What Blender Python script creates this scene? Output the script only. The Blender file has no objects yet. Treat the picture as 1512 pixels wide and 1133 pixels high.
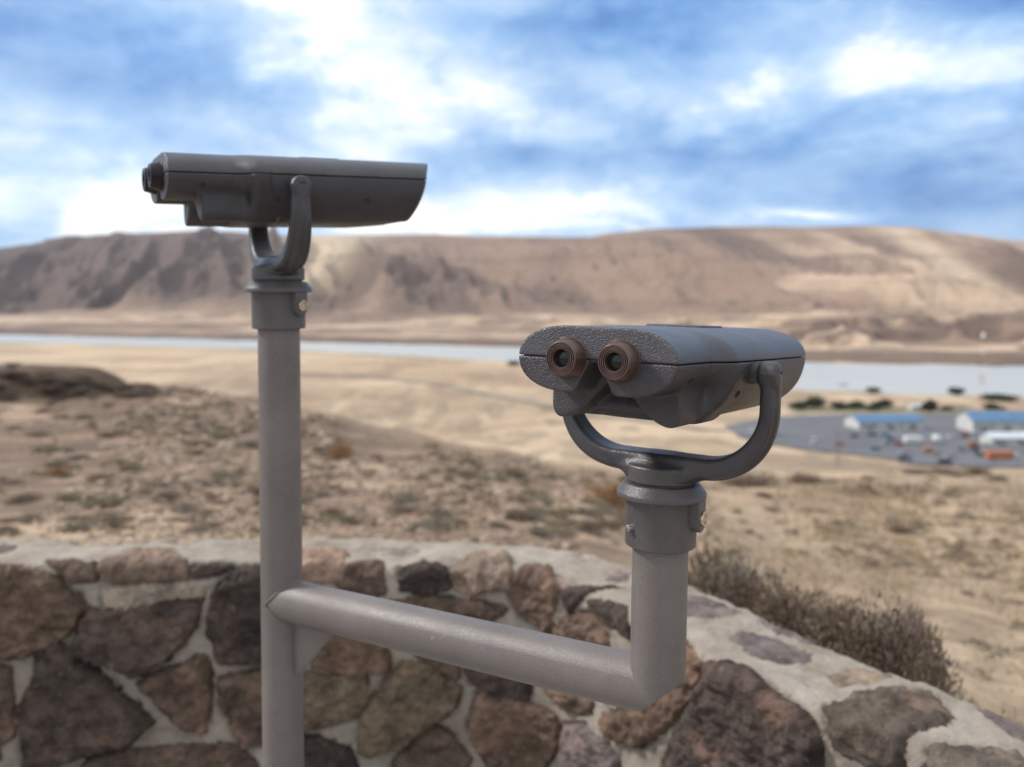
import bpy, bmesh, math, random
import numpy as np
from mathutils import Vector, Matrix
random.seed(7)
rng = np.random.default_rng(7)
D = bpy.data
scene = bpy.context.scene
COL = scene.collection
PI = math.pi

# ------------------------------------------------------------------ camera
F = 1300.0            # focal length in photo pixels (1512 wide)
CX, HY = 756.0, 425.0  # principal column, horizon row
CAMZ = 1.6
PITCH = math.radians(2.3)
cam = D.cameras.new('camera')
camo = D.objects.new('camera', cam)
COL.objects.link(camo)
camo.location = (0, 0, CAMZ)
camo.rotation_euler = (PI/2 - PITCH, 0, 0)
cam.sensor_fit = 'HORIZONTAL'
cam.sensor_width = 17.3
cam.lens = F/1512*17.3
cam.shift_y = -((566.5 - F*math.tan(PITCH)) - HY)/1512
cam.clip_start = 0.05
cam.clip_end = 60000
cam.dof.use_dof = True
cam.dof.focus_distance = 1.04
cam.dof.aperture_fstop = 1.65
cam.dof.aperture_blades = 7
scene.camera = camo

# ------------------------------------------------------------------ colour management
scene.view_settings.view_transform = 'Standard'
scene.view_settings.look = 'None'
scene.view_settings.exposure = 0.20
scene.view_settings.gamma = 1.0

# ------------------------------------------------------------------ sun
SUN_AZ = math.radians(-76)     # clockwise from +Y (view direction)
SUN_EL = math.radians(40)
sd = Vector((math.sin(SUN_AZ)*math.cos(SUN_EL), math.cos(SUN_AZ)*math.cos(SUN_EL), math.sin(SUN_EL)))
sl = D.lights.new('sun', 'SUN')
sl.energy = 3.0
sl.angle = math.radians(7)
sl.color = (1.0, .94, .88)
so = D.objects.new('sun', sl)
COL.objects.link(so)
so.rotation_euler = sd.to_track_quat('Z', 'Y').to_euler()
so.location = (0, 0, 30)

# ------------------------------------------------------------------ world
world = D.worlds.new('World')
scene.world = world
world.use_nodes = True
nt = world.node_tree
nt.nodes.clear()

class NG:
    """tiny node graph helper"""
    def __init__(s, nt): s.nt = nt; s.n = nt.nodes; s.l = nt.links
    def node(s, t, **kw):
        n = s.n.new(t)
        for k, v in kw.items(): setattr(n, k, v)
        return n
    def put(s, sock, v):
        if isinstance(v, bpy.types.NodeSocket): s.l.new(v, sock)
        else: sock.default_value = v
    def math(s, op, a, b=None, c=None, clamp=False):
        n = s.node('ShaderNodeMath', operation=op, use_clamp=clamp)
        s.put(n.inputs[0], a)
        if b is not None: s.put(n.inputs[1], b)
        if c is not None: s.put(n.inputs[2], c)
        return n.outputs[0]
    def vmath(s, op, a, b=None):
        n = s.node('ShaderNodeVectorMath', operation=op)
        s.put(n.inputs[0], a)
        if b is not None: s.put(n.inputs[1], b)
        return n.outputs[0]
    def noise(s, vec, scale, detail=5, rough=.55, dist=0.0, out=0):
        n = s.node('ShaderNodeTexNoise')
        if vec is not None: s.put(n.inputs['Vector'], vec)
        n.inputs['Scale'].default_value = scale
        n.inputs['Detail'].default_value = detail
        n.inputs['Roughness'].default_value = rough
        n.inputs['Distortion'].default_value = dist
        return n.outputs[out]
    def ramp(s, fac, stops, interp='LINEAR'):
        n = s.node('ShaderNodeValToRGB')
        cr = n.color_ramp
        cr.interpolation = interp
        while len(cr.elements) < len(stops): cr.elements.new(.5)
        for e, (p, c) in zip(cr.elements, stops):
            e.position = p
            e.color = (*c, 1) if len(c) == 3 else c
        s.put(n.inputs[0], fac)
        return n.outputs[0]
    def mix(s, fac, a, b, mode='MIX'):
        n = s.node('ShaderNodeMix', data_type='RGBA', blend_type=mode)
        s.put(n.inputs[0], fac)
        s.put(n.inputs[6], a if isinstance(a, bpy.types.NodeSocket) else (*a, 1))
        s.put(n.inputs[7], b if isinstance(b, bpy.types.NodeSocket) else (*b, 1))
        return n.outputs[2]
    def maprange(s, v, a, b, c=0.0, d=1.0, smooth=False):
        n = s.node('ShaderNodeMapRange')
        if smooth: n.interpolation_type = 'SMOOTHSTEP'
        s.put(n.inputs[0], v)
        for i, q in enumerate((a, b, c, d)): n.inputs[i+1].default_value = q
        return n.outputs[0]

g = NG(nt)
tc = g.node('ShaderNodeTexCoord')
dirv = tc.outputs['Generated']
sky = g.node('ShaderNodeTexSky', sky_type='NISHITA')
sky.sun_disc = False
sky.sun_elevation = SUN_EL
sky.sun_rotation = SUN_AZ
sky.altitude = 300
sep = g.node('ShaderNodeSeparateXYZ')
g.put(sep.inputs[0], dirv)
X_, Y_, Z_ = sep.outputs
az = g.math('ARCTAN2', X_, Y_)
el = g.math('ARCSINE', Z_)
# cloud deck: project the direction on a high layer so that clouds flatten towards the horizon
den = g.math('ADD', g.math('MAXIMUM', Z_, 0.0), 0.16)
cx = g.math('DIVIDE', X_, den)
cy = g.math('DIVIDE', Y_, den)
comb = g.node('ShaderNodeCombineXYZ')
g.put(comb.inputs[0], cx); g.put(comb.inputs[1], cy); comb.inputs[2].default_value = 3.7
n1 = g.noise(comb.outputs[0], 0.75, 9, .60, .5)
comb2 = g.node('ShaderNodeCombineXYZ')
g.put(comb2.inputs[0], az); g.put(comb2.inputs[1], g.math('MULTIPLY', el, 1.75)); comb2.inputs[2].default_value = 1.3
n2 = g.noise(comb2.outputs[0], 4.2, 7, .55, .3)
n3 = g.noise(comb2.outputs[0], 12.0, 7, .60, .25)
n4 = g.math('ABSOLUTE', g.math('SUBTRACT', g.noise(comb2.outputs[0], 7.0, 4, .5, .2), .5))
n5 = g.math('ABSOLUTE', g.math('SUBTRACT', g.noise(comb2.outputs[0], 17.0, 5, .55, .2), .5))
def blob(px, py, sx, sy, amp):
    u = px-CX
    a0 = math.atan(u/F); e0 = math.atan((HY-py)/math.hypot(F, u))
    sa, se = sx/F, sy/F
    # warp the blob outline with noise
    da = g.math('MULTIPLY', g.math('SUBTRACT', g.math('ADD', az, g.math('MULTIPLY', g.math('SUBTRACT', n2, .5), .12)), a0), 1/sa)
    de = g.math('MULTIPLY', g.math('SUBTRACT', g.math('ADD', el, g.math('MULTIPLY', g.math('SUBTRACT', n1, .5), .10)), e0), 1/se)
    q = g.math('ADD', g.math('MULTIPLY', da, da), g.math('MULTIPLY', de, de))
    return g.math('MULTIPLY', g.math('EXPONENT', g.math('MULTIPLY', q, -1.0)), amp)
acc = None
BLOBS = [(480,60,105,75,.30),(385,85,35,45,.15),(500,180,28,55,.16),(110,310,230,75,.50),(60,175,120,28,.22),
 (560,225,50,26,.22),(800,312,260,36,.52),(1190,326,90,13,.42),(1250,75,250,62,.36),(1450,112,170,32,.30),(720,150,150,60,.14),
 (80,60,230,85,-.34),(250,150,110,45,-.16),(930,50,200,62,-.36),(1440,12,110,34,-.40),(1470,275,260,62,-.55),(1230,215,220,34,-.20),(860,235,300,34,-.20),
 (1150,290,120,20,-.10),(280,205,150,22,-.12),(760,20,80,30,-.1)]
for b in BLOBS:
    v = blob(*b)
    acc = v if acc is None else g.math('ADD', acc, v)
noisepart = g.math('ADD', g.math('MULTIPLY', g.math('SUBTRACT', n1, .5), 1.15),
            g.math('ADD', g.math('MULTIPLY', g.math('SUBTRACT', n2, .5), .75), g.math('ADD', g.math('MULTIPLY', g.math('SUBTRACT', n3, .5), .32), g.math('ADD', g.math('MULTIPLY', g.math('SUBTRACT', .10, n4), .55), g.math('MULTIPLY', g.math('SUBTRACT', .10, n5), .30)))))
behind = g.math('ADD', g.maprange(Y_, .25, -.25, 0, .26, True), g.maprange(Z_, .42, .75, 0, .30, True))
dens = g.math('ADD', g.math('ADD', g.math('ADD', g.math('MULTIPLY', acc, .88), noisepart), 0.465), behind)
n6 = g.noise(comb2.outputs[0], 6.5, 9, .58, .15)
crisp = g.math('MULTIPLY', g.maprange(n6, .45, .58, -.5, .5, True), g.maprange(acc, -.25, .35, .08, .20, True))
dens = g.math('ADD', dens, crisp)
ccol = g.ramp(dens, [(0.0,(.075,.19,.47)),(.20,(.16,.32,.63)),(.42,(.30,.48,.76)),(.60,(.46,.62,.84)),(.74,(.70,.80,.91)),(.86,(.93,.95,.96)),(1.0,(1.12,1.08,1.02))])
ccol = g.mix(g.maprange(n2, .42, .62, .0, .22), ccol, g.ramp(dens, [(0.0,(.22,.29,.42)),(.45,(.42,.50,.63)),(.8,(.86,.89,.94)),(1.0,(1.1,1.08,1.04))]))
skyc = g.node('ShaderNodeVectorMath', operation='SCALE')
g.put(skyc.inputs[0], ccol); skyc.inputs[3].default_value = 9.5
mixc = g.mix(.88, sky.outputs[0], skyc.outputs[0])
bg = g.node('ShaderNodeBackground')
g.put(bg.inputs[0], mixc)
bg.inputs[1].default_value = 0.12
wo = g.node('ShaderNodeOutputWorld')
g.l.new(bg.outputs[0], wo.inputs[0])

# ------------------------------------------------------------------ numpy noise
def _h(ix, iy, s):
    n = (ix.astype(np.int64)*374761393 + iy.astype(np.int64)*668265263 + s*1442695041) & 0xffffffff
    n = ((n ^ (n >> 13))*1274126177) & 0xffffffff
    n = (n ^ (n >> 16)) & 0xffffffff
    return n/4294967295.0
def vnoise(x, y, s=0):
    ix = np.floor(x); iy = np.floor(y); fx = x-ix; fy = y-iy
    u = fx*fx*fx*(fx*(fx*6-15)+10); v = fy*fy*fy*(fy*(fy*6-15)+10)
    a = _h(ix, iy, s); b = _h(ix+1, iy, s); c = _h(ix, iy+1, s); d = _h(ix+1, iy+1, s)
    return (a+(b-a)*u)*(1-v) + (c+(d-c)*u)*v
def fbm(x, y, oct=5, s=0, gain=.5):
    t = 0; a = 1; n = 0
    for i in range(oct):
        t = t + a*(vnoise(x, y, s+i*17)*2-1); n += a
        a *= gain; x = x*2.03+13.1; y = y*2.03-7.7
    return t/n
def ridged(x, y, oct=5, s=0, gain=.5):
    t = 0; a = 1; n = 0
    for i in range(oct):
        t = t + a*(1-np.abs(vnoise(x, y, s+i*17)*2-1)); n += a
        a *= gain; x = x*2.03+3.1; y = y*2.03-1.7
    return t/n
def sstep(a, b, x):
    t = np.clip((x-a)/(b-a), 0, 1); return t*t*(3-2*t)

# ------------------------------------------------------------------ object helpers
def tag(o, label=None, cat=None, group=None, kind=None):
    if label: o['label'] = label
    if cat: o['category'] = cat
    if group: o['group'] = group
    if kind: o['kind'] = kind
    return o
def link(o, parent=None):
    COL.objects.link(o)
    if parent is not None: o.parent = parent
    return o
def empty(name, loc=(0, 0, 0), rot=(0, 0, 0), parent=None):
    o = D.objects.new(name, None); o.empty_display_size = .1
    o.location = loc; o.rotation_euler = rot
    return link(o, parent)
def np_mesh(name, V, Fq, mats, parent=None, smooth=True, colors=None, loc=None, matidx=None, flipn=False):
    """V (n,3), Fq (m,3|4) -> object"""
    V = np.asarray(V, np.float32); Fq = np.asarray(Fq, np.int32)
    if flipn: Fq = Fq[:, ::-1]
    me = D.meshes.new(name)
    k = Fq.shape[1]
    me.vertices.add(len(V)); me.vertices.foreach_set('co', V.ravel())
    me.loops.add(Fq.size); me.loops.foreach_set('vertex_index', np.ascontiguousarray(Fq).ravel())
    me.polygons.add(len(Fq))
    me.polygons.foreach_set('loop_start', np.arange(0, Fq.size, k, dtype=np.int32))
    me.polygons.foreach_set('loop_total', np.full(len(Fq), k, np.int32))
    me.polygons.foreach_set('use_smooth', np.full(len(Fq), smooth))
    if matidx is not None: me.polygons.foreach_set('material_index', np.asarray(matidx, np.int32))
    if colors is not None:
        for cn, c in colors.items():
            at = me.color_attributes.new(cn, 'FLOAT_COLOR', 'POINT')
            cc = np.ones((len(V), 4), np.float32); cc[:, :c.shape[1]] = c
            at.data.foreach_set('color', cc.ravel())
    me.update(calc_edges=True); me.validate()
    for m in (mats if isinstance(mats, (list, tuple)) else [mats]): me.materials.append(m)
    o = D.objects.new(name, me)
    if loc is not None: o.location = loc
    return link(o, parent)
def bm_obj(name, bm, mats, parent=None, smooth=True, loc=None, angle=40):
    me = D.meshes.new(name)
    bmesh.ops.recalc_face_normals(bm, faces=bm.faces)
    if smooth:
        for f in bm.faces: f.smooth = True
        for e in bm.edges:
            if len(e.link_faces) == 2 and e.calc_face_angle(0) > math.radians(angle): e.smooth = False
    bm.to_mesh(me); bm.free()
    for m in (mats if isinstance(mats, (list, tuple)) else [mats]): me.materials.append(m)
    o = D.objects.new(name, me)
    if loc is not None: o.location = loc
    return link(o, parent)
def add_box(bm, c, s, rot=None, bevel=0.0, seg=2):
    r = bmesh.ops.create_cube(bm, size=1)
    vs = r['verts']
    bmesh.ops.scale(bm, verts=vs, vec=s)
    if bevel > 0:
        es = list({e for v in vs for e in v.link_edges})
        rr = bmesh.ops.bevel(bm, geom=es, offset=bevel, segments=seg, affect='EDGES', profile=.5)
        vs = list({v for f in rr['faces'] for v in f.verts} | {v for v in vs if v.is_valid})
    if rot is not None: bmesh.ops.rotate(bm, verts=vs, cent=(0, 0, 0), matrix=rot)
    bmesh.ops.translate(bm, verts=vs, vec=c)
    return vs
def add_lathe(bm, prof, n=48, M=None, caps=True):
    """prof [(r,z)] revolved about local Z, transformed by M"""
    M = M or Matrix.Identity(4)
    rings = []
    for r, z in prof:
        if r < 1e-6: rings.append([bm.verts.new(M @ Vector((0, 0, z)))])
        else: rings.append([bm.verts.new(M @ Vector((r*math.cos(2*PI*k/n), r*math.sin(2*PI*k/n), z))) for k in range(n)])
    for a, b in zip(rings[:-1], rings[1:]):
        if len(a) == 1 and len(b) == 1: continue
        for k in range(n):
            k2 = (k+1) % n
            if len(a) == 1: bm.faces.new((a[0], b[k2], b[k]))
            elif len(b) == 1: bm.faces.new((a[k], a[k2], b[0]))
            else: bm.faces.new((a[k], a[k2], b[k2], b[k]))
    if caps:
        if len(rings[0]) > 1: bm.faces.new(rings[0][::-1])
        if len(rings[-1]) > 1: bm.faces.new(rings[-1])
def add_tube(bm, pts, rad, n=12, caps=True):
    """tube along pts; mitred joints (rings lie in the bisector planes)"""
    pts = [Vector(p) for p in pts]
    rad = rad if isinstance(rad, (list, tuple)) else [rad]*len(pts)
    rings = []
    d0 = (pts[1]-pts[0]).normalized()
    up = Vector((0, 0, 1)) if abs(d0.z) < .9 else Vector((0, 1, 0))
    side = d0.cross(up).normalized(); upv = side.cross(d0).normalized()
    frames = []
    for i, p in enumerate(pts):
        din = (p-pts[i-1]).normalized() if i else d0
        dout = (pts[i+1]-p).normalized() if i < len(pts)-1 else din
        if i:
            q = dprev.rotation_difference(din); side = q @ side; upv = q @ upv
        dprev = din
        nb = (din+dout).normalized()
        ring = []
        for k in range(n):
            a = 2*PI*k/n
            o = (side*math.cos(a)+upv*math.sin(a))*rad[i]
            t = -o.dot(nb)/din.dot(nb)
            ring.append(bm.verts.new(p+o+din*t))
        rings.append(ring)
    for a, b in zip(rings[:-1], rings[1:]):
        for k in range(n):
            bm.faces.new((a[k], a[(k+1) % n], b[(k+1) % n], b[k]))
    if caps: bm.faces.new(rings[0][::-1]); bm.faces.new(rings[-1])
def copy_tree(o, parent=None):
    c = o.copy(); COL.objects.link(c); c.parent = parent
    for ch in list(o.children): copy_tree(ch, c)
    return c

# ------------------------------------------------------------------ materials
def mat(name):
    m = D.materials.new(name); m.use_nodes = True
    m.node_tree.nodes.clear()
    g = NG(m.node_tree)
    p = g.node('ShaderNodeBsdfPrincipled')
    o = g.node('ShaderNodeOutputMaterial')
    g.l.new(p.outputs[0], o.inputs[0])
    return m, g, p
def objco(g): return g.node('ShaderNodeTexCoord').outputs['Object']
def bump(g, p, h, strength=.3, dist=.001, base=None):
    b = g.node('ShaderNodeBump'); b.inputs['Strength'].default_value = strength; b.inputs['Distance'].default_value = dist
    g.put(b.inputs['Height'], h)
    if base is not None: g.put(b.inputs['Normal'], base)
    g.l.new(b.outputs[0], p.inputs['Normal'])
    return b.outputs[0]
def simple(name, col, rough=.6, metal=0.0, var=.12, scale=6.0, bumpd=0.0, bscale=60):
    m, g, p = mat(name)
    co = objco(g)
    n = g.noise(co, scale, 5, .6)
    c = g.mix(g.maprange(n, .3, .7), tuple(x*(1-var) for x in col), tuple(min(1, x*(1+var)) for x in col))
    g.put(p.inputs['Base Color'], c)
    g.put(p.inputs['Roughness'], g.maprange(g.noise(co, scale*2.3, 3), .3, .7, max(.02, rough-.07), min(1, rough+.07)))
    p.inputs['Metallic'].default_value = metal
    if bumpd: bump(g, p, g.noise(co, bscale, 4), .5, bumpd)
    return m
def paint(name, c1, c2, rough, bscale, bdist, bstr, dirt=(.2,.17,.14), dirtamt=.25, spec=.5):
    """textured powder coat / hammered casting paint"""
    m, g, p = mat(name)
    co = objco(g)
    n = g.noise(co, 9, 6, .62)
    fine = g.noise(co, bscale*.9, 2, .5)
    c = g.mix(g.maprange(n, .32, .68), c1, c2)
    c = g.mix(g.math('MULTIPLY', g.maprange(fine, .56, .70), .35), c, tuple(x*1.9 for x in c2))
    d = g.noise(co, 28, 8, .7, .3)
    c = g.mix(g.math('MULTIPLY', g.maprange(d, .56, .74), dirtamt), c, dirt)
    sc = g.noise(g.vmath('MULTIPLY', co, (1.0, 1.0, .35)), 34, 9, .72, .6)
    sm = g.maprange(sc, .665, .70)
    c = g.mix(g.math('MULTIPLY', sm, .5), c, (.36,.33,.30))
    du = g.noise(co, 4.5, 7, .7, .5)
    c = g.mix(g.math('MULTIPLY', g.maprange(du, .5, .72), .16), c, (.26,.22,.19))
    g.put(p.inputs['Base Color'], c)
    g.put(p.inputs['Roughness'], g.maprange(du, .35, .7, rough-.07, rough+.14))
    p.inputs['Specular IOR Level'].default_value = spec
    vor = g.node('ShaderNodeTexVoronoi', feature='SMOOTH_F1'); g.put(vor.inputs['Vector'], co); vor.inputs['Scale'].default_value = bscale
    h = g.math('ADD', g.math('MULTIPLY', vor.outputs['Distance'], 1.3), g.math('MULTIPLY', fine, .35))
    bump(g, p, h, bstr, bdist)
    return m
M_cast = paint('cast_housing_paint', (.029,.026,.030), (.044,.040,.045), .36, 840, .0008, .85, (.11,.095,.08), .18)
M_lid = paint('cast_lid_paint', (.050,.047,.054), (.076,.072,.082), .36, 840, .0008, .8, (.14,.13,.12), .18)
M_post = paint('post_paint', (.116,.100,.094), (.158,.137,.128), .44, 720, .0006, .6, (.22,.19,.16), .22)
M_collar = paint('collar_paint', (.059,.053,.054), (.086,.078,.078), .40, 760, .0006, .6, (.17,.15,.13), .2)
M_yoke = paint('yoke_paint', (.033,.030,.034), (.050,.046,.051), .34, 800, .0006, .6, (.13,.11,.095), .25)
def turned(name, c):
    m, g, p = mat(name)
    co = objco(g)
    w = g.node('ShaderNodeTexNoise'); g.put(w.inputs['Vector'], g.vmath('MULTIPLY', co, (3, 3, 60))); w.inputs['Scale'].default_value = 60
    g.put(p.inputs['Base Color'], g.mix(w.outputs[0], tuple(x*.8 for x in c), tuple(x*1.2 for x in c)))
    p.inputs['Metallic'].default_value = .7; p.inputs['Roughness'].default_value = .30
    return m
M_eye = turned('bronze_eyecup', (.125,.082,.070))
M_brass = simple('nickel_lock', (.55,.46,.34), .28, .9, .15, 80, .0002, 400)
M_steel = simple('stainless_screw', (.55,.53,.5), .3, .9, .1, 80)
M_black = simple('black_hole', (.008,.008,.009), .7)
m, g, p = mat('lens_glass'); M_lens = m
p.inputs['Base Color'].default_value = (.012,.014,.016,1); p.inputs['Roughness'].default_value = .04
p.inputs['Specular IOR Level'].default_value = .35
g.put(p.inputs['Base Color'], g.mix(g.noise(objco(g), 60, 3), (.008,.009,.010), (.03,.033,.034)))

# ------------------------------------------------------------------ terrain height
COLS = np.array([-500, 0, 230, 330, 450, 600, 720, 850, 1000, 1200, 1400, 1512, 2000.])
ST = np.array([4, 6, 10, 16, 26, 45, 75, 95, 150, 250, 350, 450, 600, 700.])
TAB = np.array([
 [870,800,728,672,630,604,590,580,640,700,690,650,610,582],   # -500
 [870,800,728,672,633,606,591,582,640,700,690,650,612,590],   # 0
 [870,800,728,675,638,609,592,583,640,700,690,650,612,590],   # 230
 [875,802,732,682,645,616,596,584,660,710,690,650,614,590],   # 330
 [880,805,738,690,655,630,616,612,700,710,690,655,618,592],   # 450
 [890,810,745,703,674,655,646,650,730,705,688,655,619,592],   # 600
 [900,822,755,715,688,672,668,678,705,695,678,652,618,592],   # 720
 [930,845,775,735,712,700,697,697,693,676,658,640,616,592],   # 850
 [930,860,812,780,758,742,726,717,702,678,655,637,610,591],   # 1000
 [1010,915,860,825,798,770,738,725,710,690,668,632,606,589],  # 1200
 [1050,950,890,855,815,780,745,730,712,692,676,634,606,588], # 1400
 [1070,970,905,860,820,784,750,735,716,694,678,636,606,588], # 1512
 [1070,970,905,865,825,788,752,736,718,694,678,636,606,588]])-HY
WZ = -90.0
NEAR_PX = np.array([-500,0,450,600,770,1000,1190,1350,1512,2000.]); NEAR_Y = np.array([502,506,518,526,536,560,578,583,587,590.])
FAR_Y = np.interp(NEAR_PX, [-500,0,450,770,1200,1512,2000.], [490,495,506,514,536,543,546.])
D_near = (CAMZ-WZ)*F/(NEAR_Y-HY); D_far = (CAMZ-WZ)*F/(FAR_Y-HY)
SKX = np.array([-600,-200,0,50,90,130,180,230,290,340,400,450,560,640,700,780,870,910,960,1050,1130,1200,1290,1340,1400,1450,1512,1700,2200.])
SKY_ = np.array([372,370,367,361,352,351,346,344,341,342,347,348,347,346,349,350,351,344,339,336,335,336,334,336,343,349,357,365,372.])
def mound_r(x, y):
    return np.hypot((x+47.5)/17.5, (y-74)/15)+.10*fbm(x/5, y/5, 3, 88)
h_ = .95
fpts = [(-4.2,2.2),(-3.1,2.95),(-2.4,3.10),(-1.83,3.148),(-1.225,3.165),(-.678,3.165),(-.038,3.07),(.166,2.94),(.3425,2.73),(.484,2.46),(.552,2.33),(.733,2.054),(.885,1.86),(1.05,1.55),(1.2,1.1),(1.3,.6),(1.32,0.0)]
fpts = [Vector((a*h_, b*h_, 0)) for a, b in fpts]
def catmull(P, n):
    out = []
    for i in range(len(P)-1):
        p0 = P[max(i-1, 0)]; p1 = P[i]; p2 = P[i+1]; p3 = P[min(i+2, len(P)-1)]
        for k in range(n):
            t = k/n
            out.append(.5*((2*p1)+(-p0+p2)*t+(2*p0-5*p1+4*p2-p3)*t*t+(-p0+3*p1-3*p2+p3)*t**3))
    out.append(P[-1]); return out
def bank(x, y):
    out = np.zeros_like(x); k = (np.hypot(x, y) < 6) & (y > .3)
    if not k.any(): return out
    xs, ys = x[k], y[k]; dm = np.full(xs.shape, 9.)
    for a, b in zip(fpts[:-1], fpts[1:]):
        ex, ey = b.x-a.x, b.y-a.y; wx, wy = xs-a.x, ys-a.y
        t = np.clip((wx*ex+wy*ey)/(ex*ex+ey*ey), 0, 1); dx_, dy_ = wx-ex*t, wy-ey*t
        d_ = np.hypot(dx_, dy_)*np.sign(-(ey*dx_-ex*dy_)+1e-9)
        dm = np.where(np.abs(d_) < np.abs(dm), d_, dm)
    out[k] = np.where(dm > .12, .60*(1-sstep(.42, 1.4, dm)), 0)*(xs > -.2)
    return out
def base_height(x, y):
    az = np.arctan2(x, y); azc = np.clip(az, -.76, .76)
    rho = np.hypot(x, y); d = np.maximum(rho*np.cos(azc), 1e-3)
    px = CX+F*np.tan(azc)
    w = 28*fbm(x/90, y/90, 3, 5)*sstep(30, 120, d)     # wander of column features
    ci = np.interp(np.clip(px+w, -500, 2000), COLS, np.arange(len(COLS)))
    i0 = np.clip(np.floor(ci).astype(int), 0, len(COLS)-2); fc = ci-i0; fc = fc*fc*(3-2*fc)
    si = np.interp(np.log(d), np.log(ST), np.arange(len(ST)))
    j0 = np.clip(np.floor(si).astype(int), 0, len(ST)-2); fs = si-j0
    fs2 = .5*fs + .5*fs*fs*(3-2*fs)
    def Q(i): return TAB[i, j0]*(1-fs2)+TAB[i, j0+1]*fs2
    q = Q(i0)*(1-fc)+Q(i0+1)*fc
    z1 = CAMZ-q*np.maximum(d, 4)/F
    dn = np.interp(px, NEAR_PX, D_near)*(1+.012*fbm(x/60, y/60, 3, 9)); df = np.interp(px, NEAR_PX, D_far)*(1+.01*fbm(x/80, y/80, 3, 19))
    # plain from 700 m to the near shore
    zn = CAMZ-TAB[:, -1][i0]*700/F*(1-fc)-TAB[:, -1][i0+1]*700/F*fc
    t = np.clip((d-700)/np.maximum(dn-700, 1), 0, 1)
    z2 = zn*(1-t)+(WZ+.3)*t
    z = np.where(d < 700, z1, z2)
    # river bed
    bed = WZ-4
    inr = np.minimum(sstep(0, 18, d-dn), sstep(0, 18, df-d))
    z = np.where(d > dn, (WZ+.5)*(1-inr)+bed*inr, z)
    # far side
    DC = 4700.0
    s = np.clip(np.log(np.maximum(d, 1)/df)/np.log(DC/df), 0, 1.6)
    ysh = np.interp(px, NEAR_PX, FAR_Y)-HY
    ysk = np.interp(px, SKX, SKY_)-HY
    right = sstep(850, 1250, px)
    yb1 = (ysh-9)*(1-right)+(ysh-22)*right
    # rows: bluff then bench then hills
    yb = np.where(s < .05, ysh+(yb1-ysh)*sstep(0, .05, s), 0)
    ymid = 463-HY
    yb = np.where((s >= .05) & (s < .45), yb1+(ymid-yb1)*((s-.05)/.40)**.8, yb)
    tt = np.clip((s-.45)/.55, 0, 1)
    yb = np.where((s >= .45), ymid+(ysk-ymid)*(1-(1-tt)**1.5), yb)
    zf = CAMZ-yb*d/F
    zc = CAMZ-ysk*DC/F
    zf = np.where(d >= DC, zc-(d-DC)*.004, zf)
    z = np.where(d > df, zf, z)
    far = (d > df)
    # gullies on the hills
    hm = sstep(.42, .62, s)*(1-.985*sstep(.74, .99, s))*far
    lx = x+.22*y
    gl = .75*(ridged(lx/900+.25*fbm(x/1200, y/1200, 2, 3), y/3000, 4, 31, .42)-.6)+.62*(ridged(lx/330+.25*fbm(x/600, y/600, 2, 4), y/1700+.15*fbm(x/500, y/500, 2, 8), 5, 37, .42)-.6)
    z = z+hm*(430*gl+15*(ridged(lx/95+.3*fbm(x/200, y/200, 2, 6), y/420, 4, 47, .55)-.6)+16*fbm(x/40, y/90, 3, 77))
    bm_ = sstep(.02, .10, s)*(1-sstep(.42, .6, s))*far
    z = z+bm_*(16+52*right)*(ridged(x/330, y/420, 5, 41, .5)-.62)*1.3
    tz_ = z+6*fbm(x/300, y/300, 3, 43)
    st_ = tz_/17.0; z = z+bm_*17.0*.75*(np.floor(st_)+sstep(.62, .98, st_-np.floor(st_))-st_)
    z = z+far*(1-sstep(.9, 1.0, s))*4*fbm(x/55, y/55, 4, 55)
    z = np.where((d > df+20), np.maximum(z, WZ+1.5), z)
    # near relief
    am = np.clip(d/42, .05, 1.3)*(1-sstep(300, 650, d))
    z = z+am*(.42*fbm(x/6, y/6, 4, 61)+.55*fbm(x/18, y/18, 3, 62))*sstep(4.5, 9, d)*(1+.0*d)
    z = z+2.75*(1-sstep(.62, 1.0, mound_r(x, y)))+.5*(1-sstep(.2, 1, np.hypot((x+27)/6, (y-72)/7)))
    # the ground behind the viewpoint is a level hill top
    beh = sstep(.85, 1.5, np.abs(az))
    z = z*(1-beh)+beh*(-.25-.02*rho**.9)
    z = np.where(rho < 4.2, np.minimum(z, -.20), z)
    # soil banked up against the outside of the wall
    z = z+bank(x, y)
    return z
def ground_z(x, y): return float(base_height(np.array([float(x)]), np.array([float(y)]))[0])
def hit(px, py, dmin=3.5, dmax=6500):
    """where the sight line through that spot of the photograph meets the ground"""
    dd = np.exp(np.linspace(math.log(dmin), math.log(dmax), 2600))
    x = (px-CX)/F*dd; zr = CAMZ-(py-HY)/F*dd
    zt = base_height(x, dd)
    k = np.argmax(zt > zr)
    if not (zt > zr).any(): k = len(dd)-1
    return Vector((x[k], dd[k], zt[k]))
def at(px, py, d): return Vector(((px-CX)/F*d, d, CAMZ-(py-HY)/F*d))

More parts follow.
